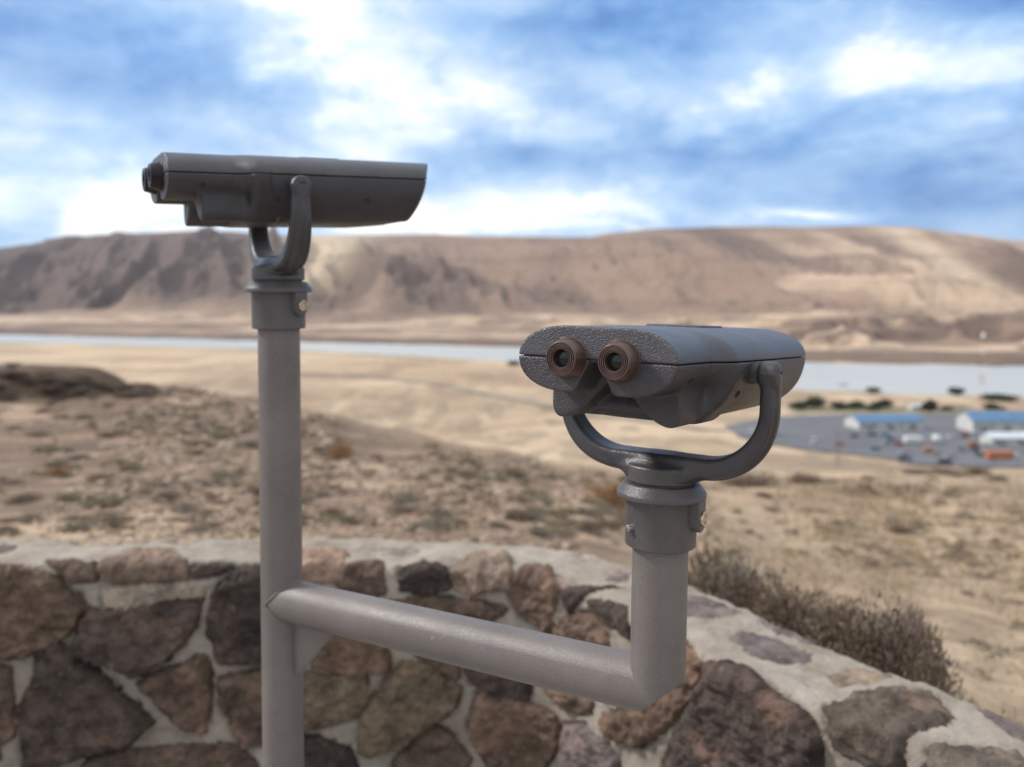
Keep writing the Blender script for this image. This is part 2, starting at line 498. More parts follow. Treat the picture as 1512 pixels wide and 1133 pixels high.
# ------------------------------------------------------------------ terrain mesh
azs = np.concatenate([np.linspace(-180, -44, 46)[:-1], np.linspace(-44, -33, 40)[:-1], np.linspace(-33, 33, 860)[:-1], np.linspace(33, 44, 40)[:-1], np.linspace(44, 180, 46)])
azs = np.radians(azs)
rad = np.concatenate([np.exp(np.linspace(math.log(1.0), math.log(700), 430))[:-1], np.exp(np.linspace(math.log(700), math.log(6200), 400))[:-1], np.exp(np.linspace(math.log(6200), math.log(9500), 14))])
A, R = np.meshgrid(azs, rad)
TX, TY = np.sin(A)*R, np.cos(A)*R
TZ = base_height(TX, TY)
TD = TY
PXg = CX+F*np.tan(np.clip(A, -.76, .76)); PYg = HY+F*(CAMZ-TZ)/np.maximum(TD, 1e-3)
def lerp3(a, b, t): return a*(1-t[..., None])+b*t[..., None]
c = np.array
sand = c([.40,.305,.21]); sand2 = c([.32,.235,.158]); soil = c([.150,.104,.074]); rockc = c([.29,.20,.145]); sage = c([.165,.14,.10]); brown = c([.105,.076,.055])
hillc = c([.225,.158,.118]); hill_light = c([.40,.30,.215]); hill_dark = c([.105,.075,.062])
n_a = fbm(TX/3.1, TY/3.1, 5, 201)*.5+.5; n_b = fbm(TX/.8, TY/.8, 4, 202)*.5+.5; n_c = fbm(TX/22, TY/30, 5, 203)*.5+.5
n_d = fbm(TX/160, TY/60, 5, 204)*.5+.5; n_e = fbm(TX/420, TY/240, 5, 205)*.5+.5
rocky = lerp3(np.broadcast_to(soil, TX.shape+(3,)), rockc, sstep(.35, .65, n_a))
rocky = lerp3(rocky, sage*1.1, .7*sstep(.50, .68, n_b)*sstep(.4, .6, n_c))
rocky = lerp3(rocky, sand, .8*sstep(.55, .70, n_a*.6+n_c*.45))
rocky = lerp3(rocky, soil*.75, .75*sstep(.50, .66, fbm(TX/7+TY*0, TY/11, 5, 209)*.5+.5))
grassy = lerp3(np.broadcast_to(sand*.84, TX.shape+(3,)), sand2, sstep(.35, .65, n_a))
grassy = lerp3(grassy, soil, .75*sstep(.53, .68, n_c))
rightm = sstep(820, 1120, PXg+80*(n_c-.5))
near = lerp3(rocky, grassy, rightm)
plain = lerp3(np.broadcast_to(sand*1.12, TX.shape+(3,)), sand2*1.1, sstep(.45, .7, n_d))
plain = lerp3(plain, sand*.72, .6*sstep(.5, .62, n_e))
n_f = fbm(TX/34, TY/90, 6, 208, .6)*.5+.5
plain = lerp3(plain, soil*1.35, .55*sstep(.50, .66, n_f)*(1-sstep(900, 1300, TD)))
plain = lerp3(plain, sage*.9, .5*sstep(.56, .66, fbm(TX/13, TY/60, 5, 212)*.5+.5)*(1-sstep(600, 1000, TD)))
lo_ = np.interp(PXg, [300, 430, 620, 850], [50, 30, 20, 16]); nm = sstep(lo_, lo_*3, TD*(1+.9*(n_c-.5)))
col = lerp3(near, plain, nm)
col = lerp3(col, sand2*.85, .5*nm*sstep(.5, .66, n_c)*(1-sstep(500, 900, TD)))
# dark brush on the mound at the left
mound = 1-sstep(.9, 1.06, mound_r(TX, TY))
col = lerp3(col, brown, mound*.95)
# green verge by the town, shore brush
green = sstep(0, 1, 1-np.abs((PYg-606)/7))*sstep(1160, 1185, PXg)*(1-sstep(1420, 1440, PXg))*(TD > 300)*(TD < 800)
col = lerp3(col, c([.075,.09,.04]), green*.85)
dnv = np.interp(PXg, NEAR_PX, D_near); dfv = np.interp(PXg, NEAR_PX, D_far)
shore = np.exp(-((TD-dnv+25)/22.)**2)*sstep(.4, .6, n_d)
col = lerp3(col, c([.14,.14,.07]), np.clip(shore, 0, 1)*.7)
sv = np.log(np.maximum(TD, 1)/dfv)/np.log(4700/dfv)
farm = (TD > dfv+1)
bench = lerp3(np.broadcast_to(hill_light*1.02, TX.shape+(3,)), hillc, sstep(.40, .62, n_e))
bench = lerp3(bench, hill_dark*.9, .8*(1-sstep(.03, .10, sv)))
bench = lerp3(bench, hill_dark, (.55+.3*sstep(900, 1200, PXg))*sstep(.47, .60, n_d)*(1-sstep(.38, .5, sv)))
hills = lerp3(np.broadcast_to(hillc, TX.shape+(3,)), hill_light, sstep(.50, .72, fbm((TX+.22*TY)/520, TY/1900, 4, 206)*.5+.5))
hills = lerp3(hills, hill_dark, .8*sstep(.50, .70, fbm((TX+.22*TY)/380, TY/1500, 5, 207)*.5+.5))
leftshade = (1-sstep(345, 440, PXg+(PYg-400)*.9))*sstep(.46, .55, sv)  # cloud shadow over the left hill, painted into its colour
hills = lerp3(hills, c([.088,.066,.060]), leftshade*.8)
lightspur = np.exp(-(((PXg-(505-(PYg-350)*.9))/45.)**2))*sstep(.5, .6, sv)*(1-sstep(.93, 1, sv))  # sunlit streak running down this spur, put into the hill colour
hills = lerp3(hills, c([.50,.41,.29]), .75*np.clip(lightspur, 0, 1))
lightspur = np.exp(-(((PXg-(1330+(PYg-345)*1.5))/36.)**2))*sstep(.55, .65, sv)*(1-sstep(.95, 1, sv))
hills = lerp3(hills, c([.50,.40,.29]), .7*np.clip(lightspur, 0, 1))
band = sstep(.45, .7, vnoise(TZ/9+1.2*fbm(TX/400, TY/400, 3, 11), TX*0+2, 12))
bench = lerp3(bench, hill_dark, .55*band*(1-sstep(.35, .5, sv)))
hills = lerp3(hills, hill_dark, .28*sstep(.4, .7, vnoise(TZ/24+.8*fbm(TX/500, TY/500, 3, 14), TX*0+5, 13)))
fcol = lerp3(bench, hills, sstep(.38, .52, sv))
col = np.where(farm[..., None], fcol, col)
nr, na = TX.shape
idx = np.arange(nr*na).reshape(nr, na)
Fq = np.stack([idx[:-1, :-1], idx[:-1, 1:], idx[1:, 1:], idx[1:, :-1]], -1).reshape(-1, 4)
V = np.stack([TX, TY, TZ], -1).reshape(-1, 3)
m, g, p = mat('ground_soil')
at_ = g.node('ShaderNodeVertexColor', layer_name='soil')
co = objco(g)
nn = g.noise(co, 1.6, 8, .65)
nn2 = g.noise(co, 14, 6, .7)
cc = g.mix(.55, at_.outputs[0], g.mix(g.maprange(nn, .35, .65), (.25,.25,.25), (.85,.85,.85)), 'OVERLAY')
cc = g.mix(.35, cc, g.mix(g.maprange(nn2, .35, .65), (.2,.2,.2), (.85,.85,.85)), 'OVERLAY')
g.put(p.inputs['Base Color'], cc); p.inputs['Roughness'].default_value = .95; p.inputs['Specular IOR Level'].default_value = .15
bb = bump(g, p, g.noise(co, 22, 8, .7), .7, .03)
M_ground = m
# bottom centre closes the sheet under the viewpoint
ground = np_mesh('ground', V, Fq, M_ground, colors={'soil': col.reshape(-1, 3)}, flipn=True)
tag(ground, kind='structure')

# ------------------------------------------------------------------ water
m, g, p = mat('river_water')
co = objco(g)
g.put(p.inputs['Base Color'], g.mix(g.noise(co, .01, 4), (.38,.375,.355), (.44,.43,.40)))  # pale cloud reflection put into the base colour
p.inputs['Roughness'].default_value = .38
bump(g, p, g.noise(g.vmath('MULTIPLY', co, (1, 2.4, 1)), .25, 5, .6), .3, .05)
bm = bmesh.new()
bm.faces.new([bm.verts.new(v) for v in ((-6000, 450, WZ), (6000, 450, WZ), (6000, 3200, WZ), (-6000, 3200, WZ))])
tag(bm_obj('river', bm, m, smooth=False), kind='structure')

# ------------------------------------------------------------------ plaza under the viewers
M_conc = simple('concrete', (.33,.30,.27), .9, 0, .15, 3, .002, 40)
bm = bmesh.new()
add_lathe(bm, [(3.1, -.25), (3.1, -.17), (0, -.17)], 64, Matrix.Translation((-.9, 0, 0)), caps=False)
tag(bm_obj('paving', bm, M_conc, smooth=False), kind='structure')

# ------------------------------------------------------------------ stone wall
WTOP = CAMZ-h_
path = catmull(fpts, 30)
PA = np.array([(v.x, v.y) for v in path])
for _ in range(60): PA[1:-1] = PA[1:-1]*.5+.25*(PA[:-2]+PA[2:])
seg = np.hypot(*np.diff(PA, axis=0).T); SL = np.concatenate([[0], np.cumsum(seg)])
LEN = SL[-1]
RES = .0055
Sg = np.arange(0, LEN, RES)
CXp = np.interp(Sg, SL, PA[:, 0]); CYp = np.interp(Sg, SL, PA[:, 1])
tx = np.gradient(CXp, Sg); ty = np.gradient(CYp, Sg)
k_ = np.ones(61)/61
tx = np.convolve(np.pad(tx, 30, 'edge'), k_, 'valid'); ty = np.convolve(np.pad(ty, 30, 'edge'), k_, 'valid')
nrm = np.hypot(tx, ty); tx /= nrm; ty /= nrm
nx, ny = ty, -tx         # towards the camera side (path runs left to right)
WTH = .34*h_
rc = .035
v1 = WTOP+.25-rc; v2 = v1+rc*PI/2; v3 = v2+WTH-2*rc; v4 = v3+rc*PI/2; v5 = v4+.55
Vg = np.concatenate([np.arange(0, v4, RES), np.arange(v4, v5, .02)])
def section(v):
    """(outward toward camera, height, normal out, normal up)"""
    o = np.zeros_like(v); z = np.zeros_like(v); no = np.zeros_like(v); nz = np.zeros_like(v)
    a = v < v1; o[a] = 0; z[a] = -.25+v[a]; no[a] = 1
    b = (v >= v1) & (v < v2); t = (v[b]-v1)/rc; o[b] = -rc+rc*np.cos(t); z[b] = WTOP-rc+rc*np.sin(t); no[b] = np.cos(t); nz[b] = np.sin(t)
    c_ = (v >= v2) & (v < v3); o[c_] = -rc-(v[c_]-v2); z[c_] = WTOP; nz[c_] = 1
    d_ = (v >= v3) & (v < v4); t = (v[d_]-v3)/rc; o[d_] = -WTH+rc-rc*np.sin(t); z[d_] = WTOP-rc+rc*np.cos(t); no[d_] = -np.sin(t); nz[d_] = np.cos(t)
    e_ = v >= v4; o[e_] = -WTH; z[e_] = WTOP-rc-(v[e_]-v4); no[e_] = -1
    return o, z, no, nz
so_, sz_, sno, snz = section(Vg)
SS, VV = np.meshgrid(Sg, Vg)
def wallpt(off):
    """off: displacement along the surface normal (rows v, cols s)"""
    o = so_[:, None]+sno[:, None]*off; z = sz_[:, None]+snz[:, None]*off
    return CXp[None]+nx[None]*o, CYp[None]+ny[None]*o, z
BX, BY, BZ = wallpt(np.zeros_like(SS))
WPX = CX+F*BX/np.maximum(BY, .05); WPY = HY+F*(CAMZ-BZ)/np.maximum(BY, .05)
vis = (Vg < v3+.02)
rows = np.where(vis)[0]
pxv = WPX[rows].ravel(); pyv = WPY[rows].ravel(); sv_ = SS[rows].ravel(); vv_ = VV[rows].ravel()
ok = BY[rows].ravel() > .6
pxv, pyv, sv_, vv_ = pxv[ok], pyv[ok], sv_[ok], vv_[ok]
BR=(.142,.096,.071); DK=(.078,.058,.050); MD=(.118,.083,.064); PK=(.30,.215,.165); PL=(.36,.30,.24); GY=(.155,.125,.118); VD=(.055,.043,.038); OL=(.15,.115,.080)
STONES = [ # outline in the photo, colour, proud
 ([(-25,841),(0,841),(46,848),(76,863),(106,887),(114,905),(99,935),(66,955),(26,975),(-25,982)],BR,.030),
 ([(99,955),(122,909),(155,912),(198,899),(251,887),(291,887),(284,932),(265,955),(231,988),(198,1005),(172,995),(132,975),(99,972)],DK,.032),
 ([(308,886),(337,849),(385,843),(425,845),(430,920),(428,985),(385,986),(317,985),(303,940)],VD,.026),
 ([(43,975),(76,952),(96,972),(129,1001),(165,1031),(215,1077),(185,1107),(116,1127),(50,1150),(23,1150),(15,1058),(40,1011)],DK,.034),
 ([(195,1015),(294,977),(304,1025),(296,1092),(265,1087),(231,1058)],BR,.026),
 ([(317,1015),(385,995),(432,992),(432,1105),(350,1115),(335,1080),(318,1050)],MD,.022),
 ([(119,1132),(170,1120),(231,1117),(298,1112),(347,1121),(380,1160),(100,1165)],MD,.02),
 ([(60,834),(136,836),(132,859),(93,863)],MD,.012),
 ([(142,838),(160,828),(198,816),(248,816),(268,838),(271,859),(165,863),(142,859)],(.21,.15,.115),.012),
 ([(278,839),(331,838),(340,843),(317,853),(281,858)],VD,.008),
 ([(142,879),(198,872),(281,866),(293,882),(215,896),(146,904)],PL,.012),
 ([(-25,992),(6,996),(4,1100),(-25,1112)],MD,.02),
 ([(440,820),(491,815),(513,823),(495,862),(440,866)],(.27,.185,.14),.010),
 ([(498,845),(520,836),(561,835),(566,881),(541,884),(496,872)],MD,.014),
 ([(591,843),(622,838),(657,843),(659,871),(637,883),(591,876)],VD,.015),
 ([(669,871),(672,840),(700,820),(747,820),(755,846),(752,872),(692,880)],(.24,.18,.14),.016),
 ([(752,876),(777,848),(813,850),(828,871),(820,905),(808,941),(767,916)],BR,.020),
 ([(575,895),(620,888),(690,893),(745,905),(720,925),(640,915)],MD,.012),
 ([(830,878),(870,872),(926,874),(863,888),(843,913)],DK,.012),
 ([(873,893),(928,904),(935,950),(893,925)],DK,.014),
 ([(833,921),(873,914),(893,937),(906,972),(850,962),(815,950)],BR,.016),
 ([(466,961),(495,945),(566,955),(568,1001),(511,1006),(456,992)],(.155,.10,.07),.022),
 ([(440,1008),(500,1010),(536,1008),(541,1042),(526,1068),(440,1090)],OL,.020),
 ([(532,1072),(561,1026),(596,986),(637,996),(677,1031),(667,1057),(591,1112),(541,1127),(526,1122)],OL,.030),
 ([(440,1102),(480,1106),(515,1122),(522,1155),(440,1155)],VD,.018),
 ([(611,972),(645,980),(677,994),(672,1012),(640,994)],MD,.010),
 ([(692,1082),(702,1041),(722,1031),(823,1072),(827,1112),(800,1150),(720,1150)],BR,.028),
 ([(687,996),(735,1003),(782,1021),(777,1041),(737,1044),(692,1018)],DK,.018),
 ([(585,1132),(627,1087),(662,1092),(692,1133),(690,1155),(575,1155)],MD,.02),
 ([(805,1030),(840,1035),(878,1050),(873,1064),(833,1059)],BR,.012),
 ([(828,1155),(838,1087),(866,1087),(915,1135),(915,1155)],GY,.02),
 ([(898,1072),(943,1062),(1006,1022),(1013,958),(1041,990),(1034,1031),(989,1087),(943,1112),(908,1102)],(.13,.085,.062),.022),
 ([(1064,994),(1092,996),(1118,1007),(1150,1036),(1190,1065),(1218,1099),(1226,1160),(985,1160),(1000,1109),(1034,1062)],DK,.034),
 ([(1232,1058),(1271,1038),(1339,1029),(1389,1038),(1420,1073),(1406,1085),(1345,1100),(1345,1150),(1290,1140),(1240,1110)],(.115,.088,.070),.014),
 ([(1400,1122),(1474,1117),(1512,1122),(1560,1150),(1560,1180),(1390,1180)],(.17,.135,.11),.010),
 ([(1005,887),(1044,887),(1098,909),(1095,917),(1061,919),(1000,911)],GY,.004),
 ([(1085,953),(1098,939),(1122,943),(1162,956),(1203,977),(1206,987),(1159,990),(1112,977)],(.15,.125,.12),.005),
 ([(1227,1004),(1257,994),(1305,1000),(1328,1010),(1288,1024),(1244,1027)],(.24,.19,.145),.005),
 ([(1122,920),(1169,916),(1193,924),(1206,943),(1225,953),(1162,945)],GY,.006),
 ([(1454,1054),(1488,1055),(1530,1067),(1530,1110),(1494,1088)],GY,.005),
 ([(100,806),(150,799),(205,799),(218,806),(142,811)],(.33,.26,.20),.008),
 ([(231,805),(265,799),(300,803),(280,808)],(.31,.24,.19),.006),
 ([(895,852),(915,847),(932,853),(930,862),(900,864)],(.25,.20,.18),.004),
 ([(540,817),(600,813),(620,817),(610,824),(560,826)],(.30,.25,.21),.003),
 ([(846,818),(880,814),(905,822),(890,830),(850,828)],(.30,.25,.22),.003),
 ([(790,850),(830,860),(842,866),(832,872),(815,864)],(.25,.2,.17),.003),
]
polys = []
for pts, cc, pr in STONES:
    q = []
    for (a, b) in pts:
        k = np.argmin((pxv-a)**2+(pyv-b)**2)
        q.append((sv_[k]+(a-pxv[k])/420 if a < 0 else sv_[k], vv_[k]))
    polys.append((np.array(q), cc, pr))
# stones outside the traced part: irregular cells
s_min = min(q[:, 0].min() for q, _, _ in polys); s_max = max(q[:, 0].max() for q, _, _ in polys)
v_low = np.interp(0, [0, 1], [0, 1])
def rnd_poly(cs, cv, a, b, n=7):
    ph = rng.random()*6.28
    return np.array([(cs+a*(1+.22*(rng.random()-.5)*2)*math.cos(ph+6.283*i/n), cv+b*(1+.22*(rng.random()-.5)*2)*math.sin(ph+6.283*i/n)) for i in range(n)])
pal = [BR, DK, MD, GY, OL, VD]
for side in ('l', 'r', 'low', 'back'):
    if side == 'l': S0, S1, V0, V1 = 0, s_min, 0, v3
    elif side == 'r': S0, S1, V0, V1 = s_max+.05, LEN, 0, v3
    elif side == 'low': S0, S1, V0, V1 = s_min, s_max, 0, .0
    else: S0, S1, V0, V1 = 0, LEN, v4+.03, v5
    vv0 = V0+.08
    while vv0 < V1-.03:
        ss = S0+.08+rng.random()*.06
        while ss < S1-.05:
            polys.append((rnd_poly(ss, vv0+.02*(rng.random()-.5), .088, .070), pal[rng.integers(6)], .02 if vv0 < v2 else .006))
            ss += .205
        vv0 += .165
low_v = min(q[:, 1].min() for q, _, _ in polys[:45])
for dv_ in (.085, .22, .35):
  for ss in np.arange(s_min+.1, s_max-.1, .21):
    if low_v-dv_ > .03: polys.append((rnd_poly(ss+dv_*.5, low_v-dv_, .09, .062), pal[rng.integers(6)], .02))
# warped coordinates make the outlines ragged
ws = SS+.010*fbm(SS/.06, VV/.06, 4, 301, .6)+.006*fbm(SS/.013, VV/.013, 3, 302)
wv = VV+.010*fbm(SS/.06, VV/.06, 4, 303, .6)+.006*fbm(SS/.013, VV/.013, 3, 304)
best = np.full(SS.shape, -9.0); who = np.full(SS.shape, -1)
def polysd(q, X, Y):
    n = len(q); d2 = np.full(X.shape, 1e9); inside = np.zeros(X.shape, bool)
    for i in range(n):
        ax, ay = q[i]; bx, by = q[(i+1) % n]
        ex, ey = bx-ax, by-ay; wx, wy = X-ax, Y-ay
        t = np.clip((wx*ex+wy*ey)/(ex*ex+ey*ey+1e-12), 0, 1)
        d2 = np.minimum(d2, (wx-ex*t)**2+(wy-ey*t)**2)
        cond = ((ay > Y) != (by > Y)) & (X < (bx-ax)*(Y-ay)/((by-ay) if abs(by-ay) > 1e-12 else 1e-12)+ax)
        inside ^= cond
    d = np.sqrt(d2); return np.where(inside, d, -d)
occ = np.zeros((int(v5/.01)+2, int(LEN/.01)+2), bool)
gS, gV = np.meshgrid(np.arange(occ.shape[1])*.01, np.arange(occ.shape[0])*.01)
def stamp(q, grow=.028):
    a_, b_ = max(int((q[:, 0].min()-.05)/.01), 0), int((q[:, 0].max()+.05)/.01)+1; c0_, d_ = max(int((q[:, 1].min()-.05)/.01), 0), int((q[:, 1].max()+.05)/.01)+1
    sub = polysd(q, gS[c0_:d_, a_:b_], gV[c0_:d_, a_:b_]) > -grow
    return (slice(c0_, d_), slice(a_, b_)), sub
def polysd(q, X, Y):
    n = len(q); d2 = np.full(X.shape, 1e9); inside = np.zeros(X.shape, bool)
    for i in range(n):
        ax, ay = q[i]; bx, by = q[(i+1) % n]
        ex, ey = bx-ax, by-ay; wx, wy = X-ax, Y-ay
        t = np.clip((wx*ex+wy*ey)/(ex*ex+ey*ey+1e-12), 0, 1)
        d2 = np.minimum(d2, (wx-ex*t)**2+(wy-ey*t)**2)
        inside ^= ((ay > Y) != (by > Y)) & (X < (bx-ax)*(Y-ay)/((by-ay) if abs(by-ay) > 1e-12 else 1e-12)+ax)
    d = np.sqrt(d2); return np.where(inside, d, -d)
for q, _, _ in polys:
    sl_, sub = stamp(q); occ[sl_] |= sub[:occ[sl_].shape[0], :occ[sl_].shape[1]]
for tr in range(3600):
    ss = rng.uniform(0, LEN); vv0 = rng.uniform(.05, v5-.08)
    if v2-.02 < vv0 < v4+.03:
        if s_min < ss < s_max or rng.random() < .8: continue
    a_ = rng.uniform(.05, .10) if tr < 1900 else rng.uniform(.03, .05)
    q = rnd_poly(ss, vv0, a_, a_*rng.uniform(.6, .9), rng.integers(5, 8))
    sl_, sub = stamp(q, .004); o2_ = occ[sl_]; sub = sub[:o2_.shape[0], :o2_.shape[1]]
    if (o2_ & sub).any(): continue
    i_, j_ = min(int(ss/RES), SS.shape[1]-1), int(np.searchsorted(Vg, vv0))
    if -60 < WPX[j_, i_] < 1570 and WPY[j_, i_] < 1190 and BY[j_, i_] > .1 and vv0 < v2 and a_ > .04: continue
    polys.append((q, pal[rng.integers(6)], .022 if vv0 < v2 or vv0 > v4 else .006))
    sl_, sub = stamp(q); o2_ = occ[sl_]; occ[sl_] |= sub[:o2_.shape[0], :o2_.shape[1]]
for k, (q, cc, pr) in enumerate(polys):
    a0 = np.searchsorted(Sg, q[:, 0].min()-.04); a1 = np.searchsorted(Sg, q[:, 0].max()+.04)
    b0 = np.searchsorted(Vg, q[:, 1].min()-.04); b1 = np.searchsorted(Vg, q[:, 1].max()+.04)
    if a1 <= a0 or b1 <= b0: continue
    sdv = polysd(q, ws[b0:b1, a0:a1], wv[b0:b1, a0:a1])
    bb = best[b0:b1, a0:a1]; m_ = sdv > bb
    bb[m_] = sdv[m_]; who[b0:b1, a0:a1][m_] = k
off = .009*fbm(SS/.07, VV/.07, 4, 311)+.005*fbm(SS/.014, VV/.014, 4, 312, .6)
off += .006*np.clip(1+best/.03, 0, 1)*(best < 0)*0
best = best+np.where(VV < v2, .009, .002)
ins = best > 0
prv = np.array([p_[2] for p_ in polys]); colv = np.array([p_[1] for p_ in polys])
tl = rng.normal(0, .05, (len(polys), 2)); cen = np.array([q.mean(0) for q, _, _ in polys])
w_ = np.clip(who, 0, None)
prof = sstep(0, .011, best)*(.84+.16*sstep(.0, .04, best))
prv = prv*1.45
st = prv[w_]*prof+(tl[w_, 0]*(SS-cen[w_, 0])+tl[w_, 1]*(VV-cen[w_, 1]))*sstep(0, .02, best)*(prv[w_]/.03)
fac = np.abs(fbm(SS/.085+w_*3.1, VV/.085, 4, 321, .55))
st += (-.022*fac+.010*fbm(SS/.03+w_*1.7, VV/.02, 5, 322, .6))*sstep(0, .015, best)*np.clip(prv[w_]/.02, .25, 1.2)
groove = np.exp(-((best+.002)/.006)**2)*(fbm(SS/.09, VV/.09, 3, 330) > .02)*.012*(prv[w_] > .009)
off = off+np.where(ins, st-.001, 0)-groove
off = np.where(VV > v5-.06, 0, off)
WX, WY, WZ_ = wallpt(off)
nv, ns = SS.shape
id2 = np.arange(nv*ns).reshape(nv, ns)
WF = np.stack([id2[:-1, :-1], id2[:-1, 1:], id2[1:, 1:], id2[1:, :-1]], -1).reshape(-1, 4)
cnt = ins.ravel()[WF].sum(1) >= 2
vcol = colv[w_]*(1+.22*rng.normal(0, 1, len(polys)))[w_][..., None]*.0+colv[w_]
hue = fbm(SS/.11+w_*2.3, VV/.11, 4, 340)[..., None]
vcol = np.clip(vcol*(1+.35*hue)+np.clip(hue-.15, 0, 1)*np.array([.12,.05,.02])*.6, .01, .9)
WV = np.stack([WX, WY, WZ_], -1).reshape(-1, 3)
def submesh(V, Fq, C):
    u, inv = np.unique(Fq, return_inverse=True)
    return V[u], inv.reshape(Fq.shape), C[u]
m, g, p = mat('wall_stone'); M_stone = m
at_ = g.node('ShaderNodeVertexColor', layer_name='stone')
co = objco(g)
k1 = g.noise(co, 16, 10, .68, .4); k2 = g.noise(co, 90, 6, .7)
cc = g.mix(.8, at_.outputs[0], g.mix(g.maprange(k1, .3, .7), (.12,.12,.12), (.88,.86,.84)), 'OVERLAY')
cc = g.mix(g.math('MULTIPLY', g.maprange(g.noise(co, 38, 8, .75), .60, .70), .55), cc, (.33,.26,.19))
cc = g.mix(g.math('MULTIPLY', g.maprange(k2, .58, .72), .35), cc, (.36,.31,.25))
g.put(p.inputs['Base Color'], cc); p.inputs['Roughness'].default_value = .88; p.inputs['Specular IOR Level'].default_value = .3
vr = g.node('ShaderNodeTexVoronoi', feature='F1'); g.put(vr.inputs['Vector'], g.vmath('ADD', co, g.vmath('MULTIPLY', g.noise(co, 9, 4, .6, 0, 1), (.12, .12, .12)))); vr.inputs['Scale'].default_value = 17
bump(g, p, g.math('ADD', g.math('MULTIPLY', vr.outputs['Distance'], 1.6), g.math('ADD', g.noise(co, 45, 9, .7, .3), g.math('MULTIPLY', k2, .4))), .9, .011)
m, g, p = mat('wall_mortar'); M_mortar = m
co = objco(g)
k1 = g.noise(co, 7, 9, .65); k2 = g.noise(co, 160, 5, .75)
cc = g.mix(g.maprange(k1, .33, .67), (.33,.27,.215), (.59,.52,.445))
cc = g.mix(g.math('MULTIPLY', g.maprange(k2, .56, .68), .6), cc, (.20,.165,.14))
cc = g.mix(g.math('MULTIPLY', g.maprange(k2, .44, .34), .45), cc, (.66,.62,.56))
cc = g.mix(g.math('MULTIPLY', g.maprange(g.noise(co, 22, 6, .7), .58, .72), .35), cc, (.25,.20,.165))
g.put(p.inputs['Base Color'], cc); p.inputs['Roughness'].default_value = .95; p.inputs['Specular IOR Level'].default_value = .2
bump(g, p, g.math('ADD', g.noise(co, 32, 10, .78), g.math('MULTIPLY', k2, .8)), 1.0, .014)
wall = empty('stone_wall', (0, 2.9, 0))
tag(wall, 'low curved wall of brown and purple rubble stones set in pale mortar', 'wall')
loc = np.array([0, 2.9, 0])
v_, f_, c_ = submesh(WV, WF[cnt], vcol.reshape(-1, 3)); np_mesh('stone_facing', v_-loc, f_, M_stone, wall, colors={'stone': c_})
v_, f_, c_ = submesh(WV, WF[~cnt], vcol.reshape(-1, 3)); np_mesh('mortar', v_-loc, f_, M_mortar, wall)

# ------------------------------------------------------------------ implicit surfaces -> meshes
import openvdb as vdb
def iso_mesh(field, lo, res):
    grid = vdb.FloatGrid(background=1.0)
    grid.copyFromArray(np.ascontiguousarray(field.astype(np.float32)))
    pts, tri, quad = None, None, None
    pts, quad = grid.convertToQuads(isovalue=0.0)
    return pts*res+np.array(lo), quad
def axes(lo, hi, res):
    r = [np.arange(lo[i], hi[i]+res*.5, res, dtype=np.float32) for i in range(3)]
    return r[0][:, None, None], r[1][None, :, None], r[2][None, None, :]
def smin(a, b, k):
    h = np.clip(.5+.5*(b-a)/k, 0, 1); return b*(1-h)+a*h-k*h*(1-h)
def smax(a, b, k): return -smin(-a, -b, k)
def smooth01(a, b, x):
    t = np.clip((x-a)/(b-a), 0, 1); return t*t*(3-2*t)

